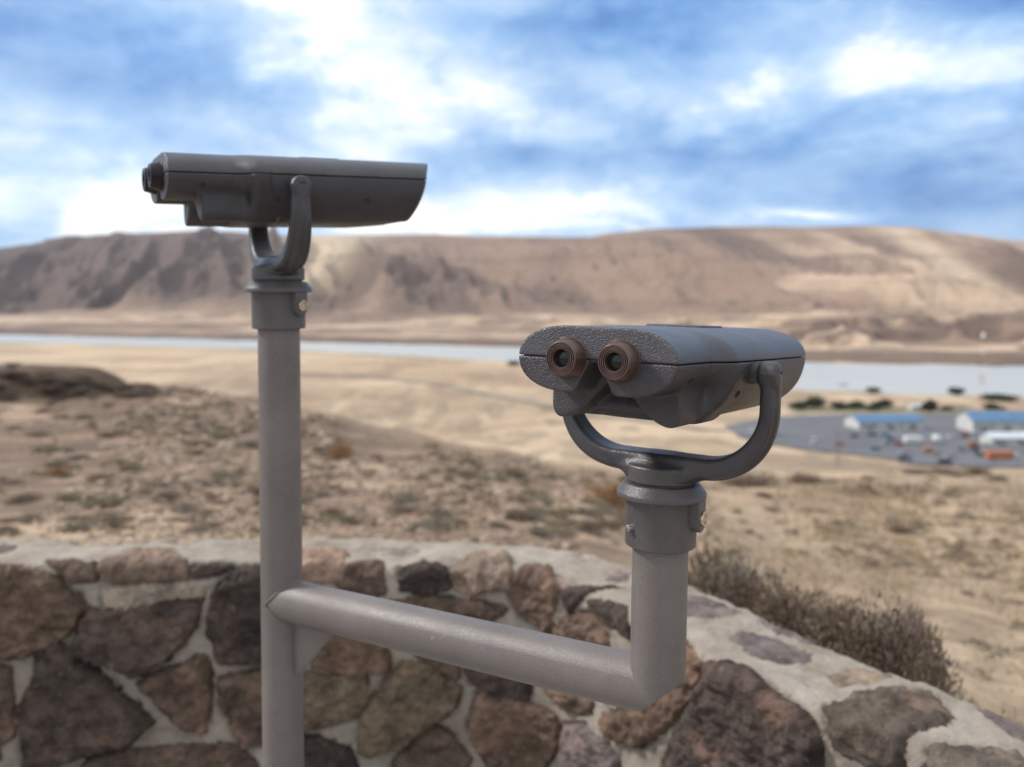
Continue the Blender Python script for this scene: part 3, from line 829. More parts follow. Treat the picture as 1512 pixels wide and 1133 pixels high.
def head_field(lo, hi, res):
    x, y, z = axes(lo, hi, res)
    ax = np.abs(x)
    st = smooth01(.098, .140, y)                      # step from eyepiece block to main barrel housing
    w = .100+.018*st+.003*smooth01(.13, .43, y); f = .036; ht = .0370+.0010*st
    aU = w-f
    qx = np.maximum(ax-f, 0)/aU
    n = 2.15
    rU = (qx**n+(np.abs(z)/ht)**n)**(1/n)
    dU = (rU-1)*ht                                    # upper shell (z>0 part used)
    # lower: shallow under the eyepiece block
    hb1 = .039
    rL1 = (qx**2.2+(np.abs(z)/hb1)**2.2)**(1/2.2)
    dL1 = (rL1-1)*hb1
    # nose notch between the eyepieces
    nz = np.clip(-z/.039, 0, 3)
    half = .004+.021*nz
    notch = (ax-half)*.88
    depth = y-(.015+.075*nz*1.0)-0.012
    notch = smax(notch, depth*.5, .006)
    dL1 = smax(dL1, -notch, .005)
    dL1 = smax(dL1, y-.15, .002)
    # lower lobes
    lz = -z
    xi = .016+.95*np.clip(lz-.036, -.01, .05)
    lob = smax(ax-.083, (xi-ax)*.75, .010)
    lob = smax(lob, (lz-.0765)+0*ax, .020)
    lob = smax(lob, .052-y, .005)
    lob = smax(lob, y-.17, .002)
    lob = smax(lob, -lz+.012, .002)
    # inner V wall joining the lobes below the block
    mid = smax(ax-.058, lz-.064, .01); mid = smax(mid, .078+.35*np.clip(.066-lz, -.1, .1)*1.0-y+.25*(.03-ax), .012); mid = smax(mid, y-.16, .002)
    # main body bowl
    hb2 = .079
    fb = .022
    qb = np.maximum(ax-fb, 0)/(w-fb)
    nb = 2.35
    rL2 = (qb**nb+(np.abs(z)/hb2)**nb)**(1/nb)
    dL2 = (rL2-1)*hb2*.8
    dL2 = smax(dL2, .120-y+.12*np.clip(.08-lz, 0, .1), .010)
    low = smin(dL1, lob, .007)
    low = smin(low, mid, .008)
    low = smin(low, dL2, .012)
    # ends
    low = smax(low, -y, .0018)
    s = np.clip(lz/.079, 0, 1.2)
    bul = .040*(1-np.clip(ax/.119, 0, 1)**2)
    low = smax(low, lz-.079+.10*np.clip(y-.33, 0, 1), .006)
    low = smax(low, (y-(.430+bul-.012*s-.040*s**2))*.85, .003)
    up = smax(dU, -y, .0018)
    up = smax(up, y-.430-bul, .0018)
    up = np.broadcast_to(up, low.shape)
    # hollow objective end
    inner = np.where(z > 0, dU, dL2)+.006
    inner = np.maximum(inner, .395-y)
    up = np.maximum(up, -inner); low = np.maximum(low, -inner)
    gap = .00055
    tong = np.maximum(np.maximum(dU+.0030, -y+.0032), y-.4265-bul)
    tong = np.maximum(np.maximum(tong, -(inner-.0)), np.abs(z)-.0032)
    return np.maximum(np.maximum(up, -(z-gap)), -tong-.0002), np.minimum(np.maximum(low, z+gap), tong)
HLO, HHI, HR = (-.126, -.006, -.094), (.126, .478, .046), .0014
upf, lof = head_field(HLO, HHI, HR)
lid_mesh = iso_mesh(upf, HLO, HR)
base_mesh = iso_mesh(lof, HLO, HR)
del upf, lof

def yoke_field(lo, hi, res):
    """x across, y along the viewer, z up from the collar bottom"""
    x, y, z = axes(lo, hi, res)
    hwid = .139; zb = .113; rr = .080
    ax = np.abs(x)
    # 2-D centre line: flat bottom, quarter ellipse, vertical arm
    cxx, czz = hwid-rr, zb+rr
    dc = np.hypot(ax-cxx, z-czz)-rr
    dflat = np.abs(z-zb)
    darm = np.abs(ax-hwid)
    d2 = np.where(z > czz, darm+0*z, np.where(ax < cxx, dflat+0*ax, np.abs(dc)))
    sgn_in = np.where(z > czz, hwid-ax+0*z, np.where(ax < cxx, z-zb+0*ax, -dc))     # + inside the U
    thick = .0088+.0040*(1-smooth01(.105, .19, z))
    prog = smooth01(.15, .24, z)
    wid = .0185-.0030*prog+.003*(1-smooth01(.10, .17, z))
    a = d2-thick; b = np.abs(y)-wid
    k = smax(a, b, .008)
    # raised rib on the outside
    rib = smax(np.abs(sgn_in+thick+.001)-.003, np.abs(y)-.006, .004)
    k = smin(k, rib, .006)
    k = smax(k, z-.236, .001)
    # pivot boss
    boss = smax(np.hypot(y, z-.236)-.0165, np.abs(ax-.1385)-.0115, .006)
    k = smin(k, boss, .005)
    stub = smax(np.hypot(y, z-.236)-.013, np.abs(ax-.120)-.016, .002)
    k = np.minimum(k, stub)
    # hub over the collar
    hub = smax(np.hypot(x, y)-.044, np.abs(z-.101)-.0075, .004)
    web = smax(np.hypot(x/1.35, y)-.036+1.1*np.clip(z-.106, 0, .03), np.abs(z-.106)-.012, .006)
    k = smin(k, smin(hub, web, .01), .012)
    return k
YLO, YHI, YR = (-.166, -.052, .088), (.166, .052, .264), .0015
yoke_mesh = iso_mesh(yoke_field(YLO, YHI, YR), YLO, YR)

# ------------------------------------------------------------------ binocular viewer
def dirM(p, d):
    """frame at p with +Z along d"""
    return Matrix.Translation(p) @ Vector(d).to_track_quat('Z', 'Y').to_matrix().to_4x4()
def make_viewer():
    root = empty('binocular_viewer')
    np_mesh('yoke', yoke_mesh[0], yoke_mesh[1], M_yoke, root)
    for s in (-1, 1):
        bm = bmesh.new()
        add_lathe(bm, [(.0001, .0), (.0085, 0), (.0085, .0012), (.0075, .0022), (.0052, .0022), (.0048, .0008), (.0001, .0008)], 24, dirM((s*.1496, 0, .236), (s, 0, 0)), caps=False)
        bm_obj('pivot_bolt', bm, M_yoke, root)
    zs = .256
    lid = np_mesh('housing_lid', lid_mesh[0], lid_mesh[1], M_lid, root)
    base = np_mesh('housing_base', base_mesh[0], base_mesh[1], M_cast, root)
    # top plate
    bm = bmesh.new()
    add_box(bm, (0, .262, .0370), (.082, .072, .0075), bevel=.0018, seg=3)
    plate = bm_obj('top_plate', bm, M_lid, lid)
    parts = [lid, base]
    for s in (-1, 1):
        bm = bmesh.new()
        Mx = dirM((s*.0328, 0, 0), (0, -1, 0))
        prof = [(.0242, -.002), (.0242, .0010), (.0237, .0014), (.0236, .0034), (.0233, .0040), (.0196, .0168), (.0190, .0178)]
        r = .0185
        while r > .0120:
            prof += [(r, .0182), (r-.0011, .0182), (r-.0012, .0164), (r-.0021, .0164)]; r -= .0023
        prof += [(.0114, .0178), (.0106, .0176), (.0100, .0160), (.0098, .0090), (.0098, .006)]
        add_lathe(bm, prof, 56, Mx, caps=False)
        e = bm_obj('eyepiece', bm, M_eye, base, angle=20)
        bm = bmesh.new()
        lp = [(.0104, .0085)]+[(.0104*math.cos(t), .0085+.0030*math.sin(t)) for t in np.linspace(.15, PI/2, 8)]
        lp[-1] = (0, lp[-1][1])
        add_lathe(bm, lp, 40, Mx, caps=False)
        bm_obj('lens', bm, M_lens, e)
    # screw holes with their screws, in the lower housing side
    for s in (-1, 1):
        for (yy, zz, rr) in ((.052, -.019, .0032), (.166, -.040, .004), (.322, -.040, .004)):
            w = .1 if yy < .1 else .118+.003*((yy-.13)/.3)**2*(3-2*(yy-.13)/.3); hb = .039 if yy < .1 else .079; f = .036 if yy < .1 else .022; n = 2.2 if yy < .1 else 2.35
            xx = f+(w-f)*(1-(abs(zz)/hb)**n)**(1/n)
            nx_ = (xx-f)/(w-f)**2; nz_ = zz/hb**2
            nn = Vector((s*nx_, 0, nz_)).normalized()
            bm = bmesh.new()
            add_lathe(bm, [(rr*1.25, -.001), (rr*1.25, .0006), (rr, .0008), (rr*.9, -.0004), (0, -.0004)], 20, dirM((s*xx, yy, zz), nn), caps=False)
            bm_obj('screw_hole', bm, M_black, base)
    # objective plate inside the hooded end
    bm = bmesh.new()
    ring = []
    for k in range(48):
        a = 2*PI*k/48; ca, sa = math.cos(a), math.sin(a)
        if sa >= 0: px_ = math.copysign(abs(ca)**.9, ca)*.112; pz_ = sa*.031
        else: px_ = math.copysign(abs(ca)**.8, ca)*.112; pz_ = sa*.055
        ring.append(bm.verts.new((px_, .398, pz_)))
    bm.faces.new(ring)
    op = bm_obj('objective_plate', bm, M_cast, base)
    for s in (-1, 1):
        bm = bmesh.new()
        add_lathe(bm, [(.027, -.001), (.027, .004), (.024, .005), (.0235, .001), (0, .0025)], 40, dirM((s*.042, .398, -.012), (0, 1, 0)), caps=False)
        bm_obj('objective_lens', bm, M_lens, base)
    # move head parts so that the pivot sits at t=.197, 0.02 below the seam
    for o in parts:
        o.location = (0, -.197, zs)
    return root, parts
def tilt_head(parts, ang):
    piv = Vector((0, 0, .236))
    R_ = Matrix.Rotation(ang, 4, 'X')
    for o in parts:
        v = Vector((0, -.197, .256))-piv
        v = R_ @ v
        o.location = piv+v
        o.rotation_euler = (ang, 0, 0)

# ------------------------------------------------------------------ stand
LP = Vector((-.414, 1.562, 0)); RP = Vector((.1925, 1.146, 0))
zL, zR = 1.041, 1.072
PR = .0365
CL = 1.528; CR = 1.2635     # collar bottoms
LEAN = math.radians(.8)
stand = empty('viewer_stand', LP)
tag(stand, 'grey painted steel stand with a tall post and a lower post on a welded arm', 'stand')
def S(p): return Vector(p)-LP
rtop = Vector((RP.x+math.tan(LEAN)*(CR+.03-zR), RP.y, CR+.03))
bm = bmesh.new(); add_tube(bm, [S((LP.x, LP.y, -.18)), S((LP.x, LP.y, CL+.03))], PR, 64)
bm_obj('tall_post', bm, M_post, stand, angle=30)
bm = bmesh.new()
add_tube(bm, [S((LP.x, LP.y, zL)), S((RP.x, RP.y, zR)), S(rtop)], PR, 64)
hd = Vector((RP.x-LP.x, RP.y-LP.y, 0)).normalized()
q1 = Vector((RP.x, RP.y, zR-PR))-hd*.026; q2 = Vector((RP.x, RP.y, 1.088))+hd*PR
pn = (q2-q1).normalized().cross(hd.cross(Vector((0, 0, 1)))).normalized()
if pn.z > 0: pn = -pn
res = bmesh.ops.bisect_plane(bm, geom=bm.verts[:]+bm.edges[:]+bm.faces[:], plane_co=S(q1), plane_no=pn, clear_outer=True)
ce_ = [e for e in res['geom_cut'] if isinstance(e, bmesh.types.BMEdge)]
bmesh.ops.holes_fill(bm, edges=ce_, sides=0)
bm_obj('arm_post', bm, M_post, stand, angle=35)
# weld bead where the arm meets the tall post
ad = (Vector((RP.x, RP.y, zR))-Vector((LP.x, LP.y, zL))).normalized()
side = ad.cross(Vector((0, 0, 1))).normalized(); upv = side.cross(ad).normalized()
pts = []
for k in range(72):
    a = 2*PI*k/72
    q = side*math.cos(a)*PR*1.02+upv*math.sin(a)*PR*1.02
    # distance along the arm at which it leaves the post surface
    hxy = Vector((q.x, q.y)); d2 = Vector((ad.x, ad.y))
    A_ = d2.dot(d2); B_ = 2*hxy.dot(d2); C__ = hxy.dot(hxy)-(PR*1.01)**2
    disc = max(B_*B_-4*A_*C__, 0)
    t = (-B_+math.sqrt(disc))/(2*A_)
    pts.append(S(Vector((LP.x, LP.y, zL))+q+ad*(t+.001)))
bm = bmesh.new()
rings = []
for k, p_ in enumerate(pts):
    tdir = (pts[(k+1) % 72]-pts[k-1]).normalized()
    o1 = (p_-S((LP.x, LP.y, zL))).normalized(); o2 = tdir.cross(o1).normalized(); o1 = o2.cross(tdir)
    rr = .0020*(1+.22*math.sin(k*2.1)+.12*math.sin(k*5.3))
    rings.append([bm.verts.new(p_+(o1*math.cos(j*PI/4)+o2*math.sin(j*PI/4))*rr) for j in range(8)])
for k in range(72):
    a, b = rings[k], rings[(k+1) % 72]
    for j in range(8): bm.faces.new((a[j], a[(j+1) % 8], b[(j+1) % 8], b[j]))
bm_obj('weld_bead', bm, M_post, stand, angle=80)
# gusset plate
bm = bmesh.new()
o0 = Vector((LP.x, LP.y, zL))
hd = Vector((ad.x, ad.y, 0)).normalized()
gp = [o0+hd*.035+Vector((0, 0, -.034)), o0+hd*.132+Vector((0, 0, -.028)), o0+hd*.128+Vector((0, 0, -.036)), o0+hd*.044+Vector((0, 0, -.128)), o0+hd*.035+Vector((0, 0, -.130))]
sd_ = hd.cross(Vector((0, 0, 1)))*.0035
fa = [bm.verts.new(S(p_-sd_)) for p_ in gp]; fb_ = [bm.verts.new(S(p_+sd_)) for p_ in gp]
bm.faces.new(fa); bm.faces.new(fb_[::-1])
for k in range(5): bm.faces.new((fa[k], fb_[k], fb_[(k+1) % 5], fa[(k+1) % 5]))
bmesh.ops.bevel(bm, geom=list(bm.edges), offset=.0008, segments=2, affect='EDGES')
bm_obj('gusset_plate', bm, M_post, stand, angle=50)
# base flange at the foot
bm = bmesh.new()
add_lathe(bm, [(.10, .0), (.10, .012), (.097, .014), (.045, .014), (.040, .020)], 48, Matrix.Translation(S((LP.x, LP.y, -.17))))
bm_obj('base_plate', bm, M_post, stand)
for k in range(4):
    a = PI/4+k*PI/2
    bm = bmesh.new(); add_lathe(bm, [(.009, .0), (.009, .008), (.006, .012), (.006, .020), (0, .020)], 6, Matrix.Translation(S((LP.x+.075*math.cos(a), LP.y+.075*math.sin(a), -.156))))
    bm_obj('anchor_bolt', bm, M_steel, stand, smooth=False)
def collar(pos, lean, screw):
    ce = empty('collar_assembly', S(pos), (0, lean, 0), stand)
    bm = bmesh.new()
    add_lathe(bm, [(.0372, .004), (.0372, .0), (.0450, .0), (.0462, .0012), (.0466, .0620), (.0472, .0640), (.0570, .0640), (.0582, .0652), (.0582, .0700), (.0576, .0712), (.0492, .0820), (.0455, .0830), (.0415, .0830), (.0415, .0855),
                   (.0445, .0855), (.0458, .0868), (.0458, .1050), (.0446, .1068), (.02, .1068)], 72, caps=False)
    return ce, bm
def finish_collar(ce, bm, phis, screw):
    c_ = bm_obj('collar', bm, M_collar, ce, angle=32)
    # the name of the sub-assembly is its collar
    ph = math.radians(60)
    dv = Vector((math.sin(ph), -math.cos(ph), 0)); tv = Vector((math.cos(ph), math.sin(ph), 0))
    bm = bmesh.new()
    # boss with a rounded lower end
    prof = [(-.0145, .0655), (-.0145, .0375)]+[(-.0145*math.cos(t), .0375-.0145*math.sin(t)) for t in np.linspace(.2, PI-.2, 10)]+[(.0145, .0375), (.0145, .0655)]
    f1 = [bm.verts.new(dv*.036+tv*a+Vector((0, 0, b))) for a, b in prof]
    f2 = [bm.verts.new(dv*.0545+tv*a+Vector((0, 0, b))) for a, b in prof]
    f3 = [bm.verts.new(dv*.0560+tv*a*.88+Vector((0, 0, b if b > .06 else .0375+(b-.0375)*.88))) for a, b in prof]
    n = len(prof)
    for A1, B1 in ((f1, f2), (f2, f3)):
        for k in range(n): bm.faces.new((A1[k], A1[(k+1) % n], B1[(k+1) % n], B1[k]))
    bm.faces.new(f3)
    bm_obj('lock_boss', bm, M_collar, ce, angle=35)
    bm = bmesh.new()
    Mx = dirM(dv*.0555+Vector((0, 0, .0410)), dv)
    add_lathe(bm, [(.0098, -.002), (.0098, .0030), (.0090, .0042), (.0062, .0042), (.0058, .0026), (.0040, .0026), (.0038, .0036), (.0, .0036)], 36, Mx, caps=False)
    add_box(bm, Mx @ Vector((0, .0050, .0034)), (.0016, .0016, .0020))
    bm_obj('tubular_lock', bm, M_brass, ce, angle=30)
    if screw:
        ph = math.radians(-64); dv = Vector((math.sin(ph), -math.cos(ph), 0))
        bm = bmesh.new()
        add_lathe(bm, [(.0044, -.003), (.0044, .0060), (.0038, .0068), (.0022, .0068), (.0020, .0044), (0, .0044)], 28, dirM(dv*.0462+Vector((0, 0, .026)), dv), caps=False)
        bm_obj('set_screw', bm, M_steel, ce, angle=30)
ce, bm = collar((LP.x, LP.y, CL), 0, False); finish_collar(ce, bm, 60, False)
rc_ = Vector((RP.x+math.tan(LEAN)*(CR-zR), RP.y, CR))
ce, bm = collar(rc_, LEAN, True); finish_collar(ce, bm, 60, True)

v1_, hp1 = make_viewer()
v1_.name = 'binocular_viewer'
v1_.location = rc_-Vector((0, 0, .0035))
v1_.rotation_mode = 'XYZ'
v1_.rotation_euler = (0, LEAN, -math.radians(33))
tilt_head(hp1, math.radians(-2.4))
for o in hp1: o.location.z -= .0045
tag(v1_, 'dark grey binocular viewer on the short post, bronze eyepieces facing the camera', 'viewer', 'binocular viewers on the stand')
v2_, hp2 = make_viewer()
v2_.location = (LP.x, LP.y, CL+.002)
v2_.rotation_euler = (0, 0, -math.radians(60))
tilt_head(hp2, math.radians(1.5))
M_eye_shade = turned('shaded_eyecup', (.028,.019,.023))  # same eyecup bronze with the shade on this viewer painted in
for e_ in hp2[1].children:
    if e_.name.startswith('eyepiece'): e_.data.materials[0] = M_eye_shade
tag(v2_, 'dark grey binocular viewer on the tall post seen from its side against the sky', 'viewer', 'binocular viewers on the stand')
#@@VEG
# ------------------------------------------------------------------ plants and rocks
def foliage_mat(name, a, b, c3):
    m, g, p = mat(name)
    n = g.noise(objco(g), 9, 4, .7); n2 = g.noise(objco(g), 47, 2)
    g.put(p.inputs['Base Color'], g.mix(g.maprange(n2, .5, .66), g.mix(g.maprange(n, .35, .65), a, b), c3))
    p.inputs['Roughness'].default_value = .85; p.inputs['Specular IOR Level'].default_value = .2
    return m
M_sage = foliage_mat('sage_leaf', (.150,.130,.095), (.235,.205,.158), (.32,.27,.21))
M_drybrush = foliage_mat('dry_brush', (.115,.080,.058), (.19,.14,.10), (.30,.24,.17))
M_darkbrush = foliage_mat('dark_twigs', (.125,.092,.076), (.20,.15,.12), (.31,.245,.195))
M_olive = foliage_mat('olive_leaf', (.17,.148,.090), (.24,.205,.125), (.33,.275,.165))
M_orange = foliage_mat('rusty_brush', (.26,.135,.065), (.34,.20,.10), (.42,.30,.18))
M_yellow = foliage_mat('yellow_bloom', (.38,.28,.06), (.46,.36,.10), (.30,.25,.12))
M_green = foliage_mat('tree_leaf', (.030,.042,.020), (.055,.068,.032), (.085,.090,.045))
M_twig = simple('twig_bark', (.12,.09,.07), .9, 0, .2, 20)
def leaf_cloud(n, fr, size, flat=.62, clumps=9, seed=0, stalky=.0):
    """many small leaf faces in clumps through a crown of unit radius, base at z=0"""
    r = np.random.default_rng(seed)
    cc = r.normal(0, 1, (clumps, 3)); cc /= np.linalg.norm(cc, axis=1)[:, None]
    cc *= (r.random(clumps)**.5*.62)[:, None]; cc[:, 2] = np.abs(cc[:, 2])*flat+.18
    cr = .28+.22*r.random(clumps)
    k = r.integers(0, clumps, n)
    d = r.normal(0, 1, (n, 3)); d /= np.linalg.norm(d, axis=1)[:, None]
    P = cc[k]+d*(cr[k]*r.random(n)**.4)[:, None]*np.array([1, 1, .8])
    P[:, 2] = np.abs(P[:, 2])*(1-.1)+.02
    up = np.array([0, 0, 1.])
    ax = d*.6+r.normal(0, .5, (n, 3))+up*stalky; ax /= np.linalg.norm(ax, axis=1)[:, None]
    sd = np.cross(ax, r.normal(0, 1, (n, 3))); sd /= np.linalg.norm(sd, axis=1)[:, None]
    L = size*(.6+.8*r.random(n))[:, None]; W = L*fr
    V = np.stack([P-sd*W*.5, P+ax*L*.5-sd*W*.2*0+sd*W*.5, P+ax*L, P+ax*L*.45-sd*W*.6], 1).reshape(-1, 3)
    Fc = np.arange(4*n).reshape(-1, 4)
    return V, Fc
def make_shrub(name, matl, seed, n=900, size=.13, fr=.4, flat=.55, clumps=10, stalky=.6):
    root = empty(name)
    V, Fc = leaf_cloud(n, fr, size, flat, clumps, seed, stalky)
    np_mesh('foliage', V, Fc, matl, root, smooth=False)
    bm = bmesh.new(); r = random.Random(seed)
    for k in range(16):
        a = r.random()*2*PI; sp = r.random()*.75
        p1 = Vector((.05*math.cos(a), .05*math.sin(a), -.12)); p3 = Vector((sp*math.cos(a), sp*math.sin(a), .35+.45*r.random()*(1.2-sp)))
        p2 = (p1+p3)/2+Vector((r.uniform(-.08, .08), r.uniform(-.08, .08), -.05))
        add_tube(bm, [p1, p2, p3], [.03, .018, .006], 5)
    bm_obj('stem', bm, M_twig, root)
    return root
def rock_mesh(name, seed, matl, jag=.35):
    bm = bmesh.new(); bmesh.ops.create_icosphere(bm, subdivisions=3, radius=1)
    r = np.random.default_rng(seed)
    pl = r.normal(0, 1, (11, 3)); pl /= np.linalg.norm(pl, axis=1)[:, None]; dd = .55+.35*r.random(11)
    for v in bm.verts:
        p = np.array(v.co)
        for q, d_ in zip(pl, dd):
            t = p@q-d_
            if t > 0: p = p-q*t*.93
        p = p*(1+.06*float(fbm(np.array([p[0]*3+seed]), np.array([p[1]*3+p[2]*2]), 3, 5)[0]))
        v.co = p*np.array([1.0, .8, .62])
    me = D.meshes.new(name); bm.to_mesh(me); bm.free(); me.materials.append(matl)
    for p_ in me.polygons: p_.use_smooth = False
    return me
m, g, p = mat('basalt_rock'); M_rock = m
co = objco(g); k1 = g.noise(co, 3.0, 8, .7); k2 = g.noise(co, 12, 6, .7)
oi = g.node('ShaderNodeObjectInfo')
cc = g.mix(g.maprange(k1, .35, .65), (.19,.12,.09), (.38,.27,.20))
cc = g.mix(g.math('MULTIPLY', g.maprange(k2, .5, .64), .7), cc, (.12,.09,.075))
cc = g.mix(g.math('MULTIPLY', g.maprange(g.noise(co, 5, 7, .75), .55, .66), .6), cc, (.40,.36,.29))
cc = g.mix(g.math('MULTIPLY', oi.outputs['Random'], .35), cc, (.16,.11,.09))
g.put(p.inputs['Base Color'], cc); p.inputs['Roughness'].default_value = .92
bump(g, p, k2, .8, .05)

PROTO = {}
PROTO['sage'] = [make_shrub('sagebrush', M_sage, 11+i, 1000, .12, .38, .5, 11) for i in range(3)]
PROTO['dry'] = [make_shrub('dry_shrub', M_drybrush, 31+i, 2400, .075, .32, .5, 13) for i in range(3)]
PROTO['olive'] = [make_shrub('olive_shrub', M_olive, 51+i, 900, .12, .4, .5, 9) for i in range(2)]
PROTO['yellow'] = [make_shrub('yellow_rabbitbrush', M_yellow, 61, 700, .10, .5, .5, 8)]
PROTO['orange'] = [make_shrub('rusty_shrub', M_orange, 71, 1100, .14, .3, .7, 9)]
PROTO['dark'] = [make_shrub('dead_shrub', M_darkbrush, 81+i, 11000, .10, .30, .80, 26, .35) for i in range(2)]
PROTO['tall'] = [make_shrub('dead_shrub', M_darkbrush, 181+i, 8000, .085, .26, 1.75, 34, .5) for i in range(2)]
PROTO['tallbrown'] = [make_shrub('dry_shrub', M_drybrush, 191+i, 7500, .085, .30, 1.6, 30, .4) for i in range(2)]
PROTO['tallsage'] = [make_shrub('sagebrush', M_sage, 195, 11000, .085, .30, 1.5, 30, .4)]
used = set()
LAB = {'sage': ('grey-green sagebrush growing among stones on the dry slope', 'shrub', 'sagebrush on the slope'),
       'dry': ('low dry brown shrub growing on the slope behind the wall', 'shrub', 'dry shrubs on the slope'),
       'olive': ('small olive green shrub on the dry grass slope', 'shrub', 'olive shrubs on the slope'),
       'yellow': ('small yellow flowering bush on the grassy slope', 'shrub', 'yellow bushes on the slope')}
def put_shrub(kind, loc, r, sz=1.0, label=None, rz=None, group=True):
    i = random.randrange(len(PROTO[kind])); key = (kind, i)
    pr = PROTO[kind][i]
    if key in used: o = copy_tree(pr)
    else: o = pr; used.add(key)
    o.location = loc; o.scale = (r, r, r*sz); o.rotation_euler = (0, 0, random.random()*6.28 if rz is None else rz)
    for q in ('label', 'category', 'group'):
        if q in o: del o[q]
    if label: tag(o, label, 'shrub')
    else: tag(o, *LAB[kind][:2], LAB[kind][2])
    return o
def shrub_px(kind, px, py, wpx, sz=1.0, label=None, dmin=3.6, sink=.05):
    """wpx: width in the photo; py: foot of the plant"""
    h = hit(px, py, dmin); r = wpx/F*h.y*.5/.85
    return put_shrub(kind, h-Vector((0, 0, r*sink)), r, sz, label)
# singled-out plants
shrub_px('orange', 500, 682, 52, 1.15, 'round rusty brown shrub on the slope just right of the tall post')
shrub_px('orange', 905, 752, 88, 1.0, 'rusty reddish shrub on the slope right behind the short post')
shrub_px('orange', 75, 705, 44, .7, 'low rusty orange shrub on the slope near the left edge')
def near_shrub(kind, px, py, d, r, sz, label):
    z = ground_z((px-CX)/F*d, d)
    top = CAMZ-(py-HY)/F*d
    kind = {'dark': 'tall', 'dry': 'tallbrown', 'sage': 'tallsage'}[kind]
    tops_ = []
    for q_ in PROTO[kind]:
        co_ = q_.children[0].data.vertices; zz_ = np.empty(len(co_)*3, np.float32); co_.foreach_get('co', zz_); tops_.append(float(zz_[2::3].max()))
    sz_ = sz if sz else 1.07*(top-z)/(r*max(tops_))
    return put_shrub(kind, ((px-CX)/F*d, d, z-.02), r, sz_, label)
near_shrub('dark', 1300, 872, 2.8, .25, None, 'tall dead twiggy shrub leaning over the wall at the right')
near_shrub('dark', 1228, 882, 3.0, .23, None, 'dead twiggy shrub between the tall dead shrub and the mottled one')
near_shrub('dry', 1160, 850, 3.2, .26, None, 'broad brown shrub pressed against the back of the wall')
near_shrub('sage', 1090, 815, 3.6, .28, None, 'grey-brown mottled shrub behind the wall right of the short post')
near_shrub('dry', 1052, 790, 4.0, .24, None, 'brown shrub just right of the short post collar')
near_shrub('dark', 1440, 1016, 2.5, .12, None, 'low dark shrub behind the wall near the right edge')
near_shrub('dark', 1352, 885, 2.72, .18, None, 'small dark shrub at the foot of the tall dead shrub')
for k_, (px, py, d_, r_) in enumerate(((1060,825,3.7,.20),(1110,835,3.3,.20),(1145,862,3.1,.18),(1195,870,3.0,.18),(1262,880,2.8,.20),(1335,900,2.65,.17),(1378,950,2.5,.10),(1495,1046,2.3,.11))):
    near_shrub('dark' if k_ % 2 else 'dry', px, py, d_, r_, None, 'reddish brown dry shrub crowding the outside of the low wall')['group'] = 'dry shrubs along the wall'
for px, py, w in ((1120,722,120),(1185,716,80),(755,706,70),(690,690,60),(1359,703,46),(1402,702,50),(1447,704,60),(1480,712,50),(1330,790,60)):
    shrub_px('dry', px, py, w, .55)
for k in range(150):
    px = random.uniform(-60, 1000); t = random.random()
    lim = np.interp(px, [0, 230, 450, 600, 720, 850, 1000], [600, 600, 632, 668, 690, 705, 735])
    py = lim+(795-lim)*t**1.1
    if vnoise(np.array([px/70]), np.array([py/34]), 5)[0] < .36: px += 60
    kind = random.choice(['sage', 'sage', 'dry', 'dry', 'dry', 'olive'])
    shrub_px(kind, px, py, random.uniform(18, 40)+34*t, random.uniform(.4, .7))
for k in range(70):
    px = random.uniform(1010, 1580); t = random.random()
    py = 705+(985-705)*t
    if py > np.interp(px, [1010, 1200, 1400, 1580], [830, 880, 960, 1010]): continue
    kind = random.choice(['olive', 'dry', 'dry', 'sage', 'yellow'] if t > .3 else ['dry', 'sage', 'olive'])
    shrub_px(kind, px, py, random.uniform(16, 34)*(1.0+.3*t), random.uniform(.35, .65))
for k in range(46):   # brush on the mound
    px = random.uniform(-40, 235); py = random.uniform(553, 594)
    if px > 190 and py < 565: continue
    shrub_px('dark' if k > 5 else 'dry', px, py, random.uniform(26, 46), .42, 'dark brown brush covering the flat-topped mound at the far left of the slope')['group'] = 'brush on the mound'
# rocks
RK = [rock_mesh('rock', 100+i, M_rock) for i in range(6)]
for k in range(70):
    px = random.uniform(-30, 900); t = random.random()
    lim = np.interp(px, [0, 230, 450, 600, 720, 900], [640, 640, 655, 680, 700, 715])
    py = lim+(800-lim)*t; h = hit(px, py, 3.6)
    r = (random.uniform(10, 20)+22*t)/F*h.y*.5
    o = D.objects.new('rock', RK[k % 6]); link(o)
    o.location = h-Vector((0, 0, r*.2)); o.scale = (r*random.uniform(.9, 1.5), r, r*random.uniform(.6, 1.1)); o.rotation_euler = (random.uniform(-.3, .3), random.uniform(-.3, .3), random.random()*6.28)
    tag(o, 'reddish brown stone lying among dry brush on the slope', 'rock', 'stones on the slope')
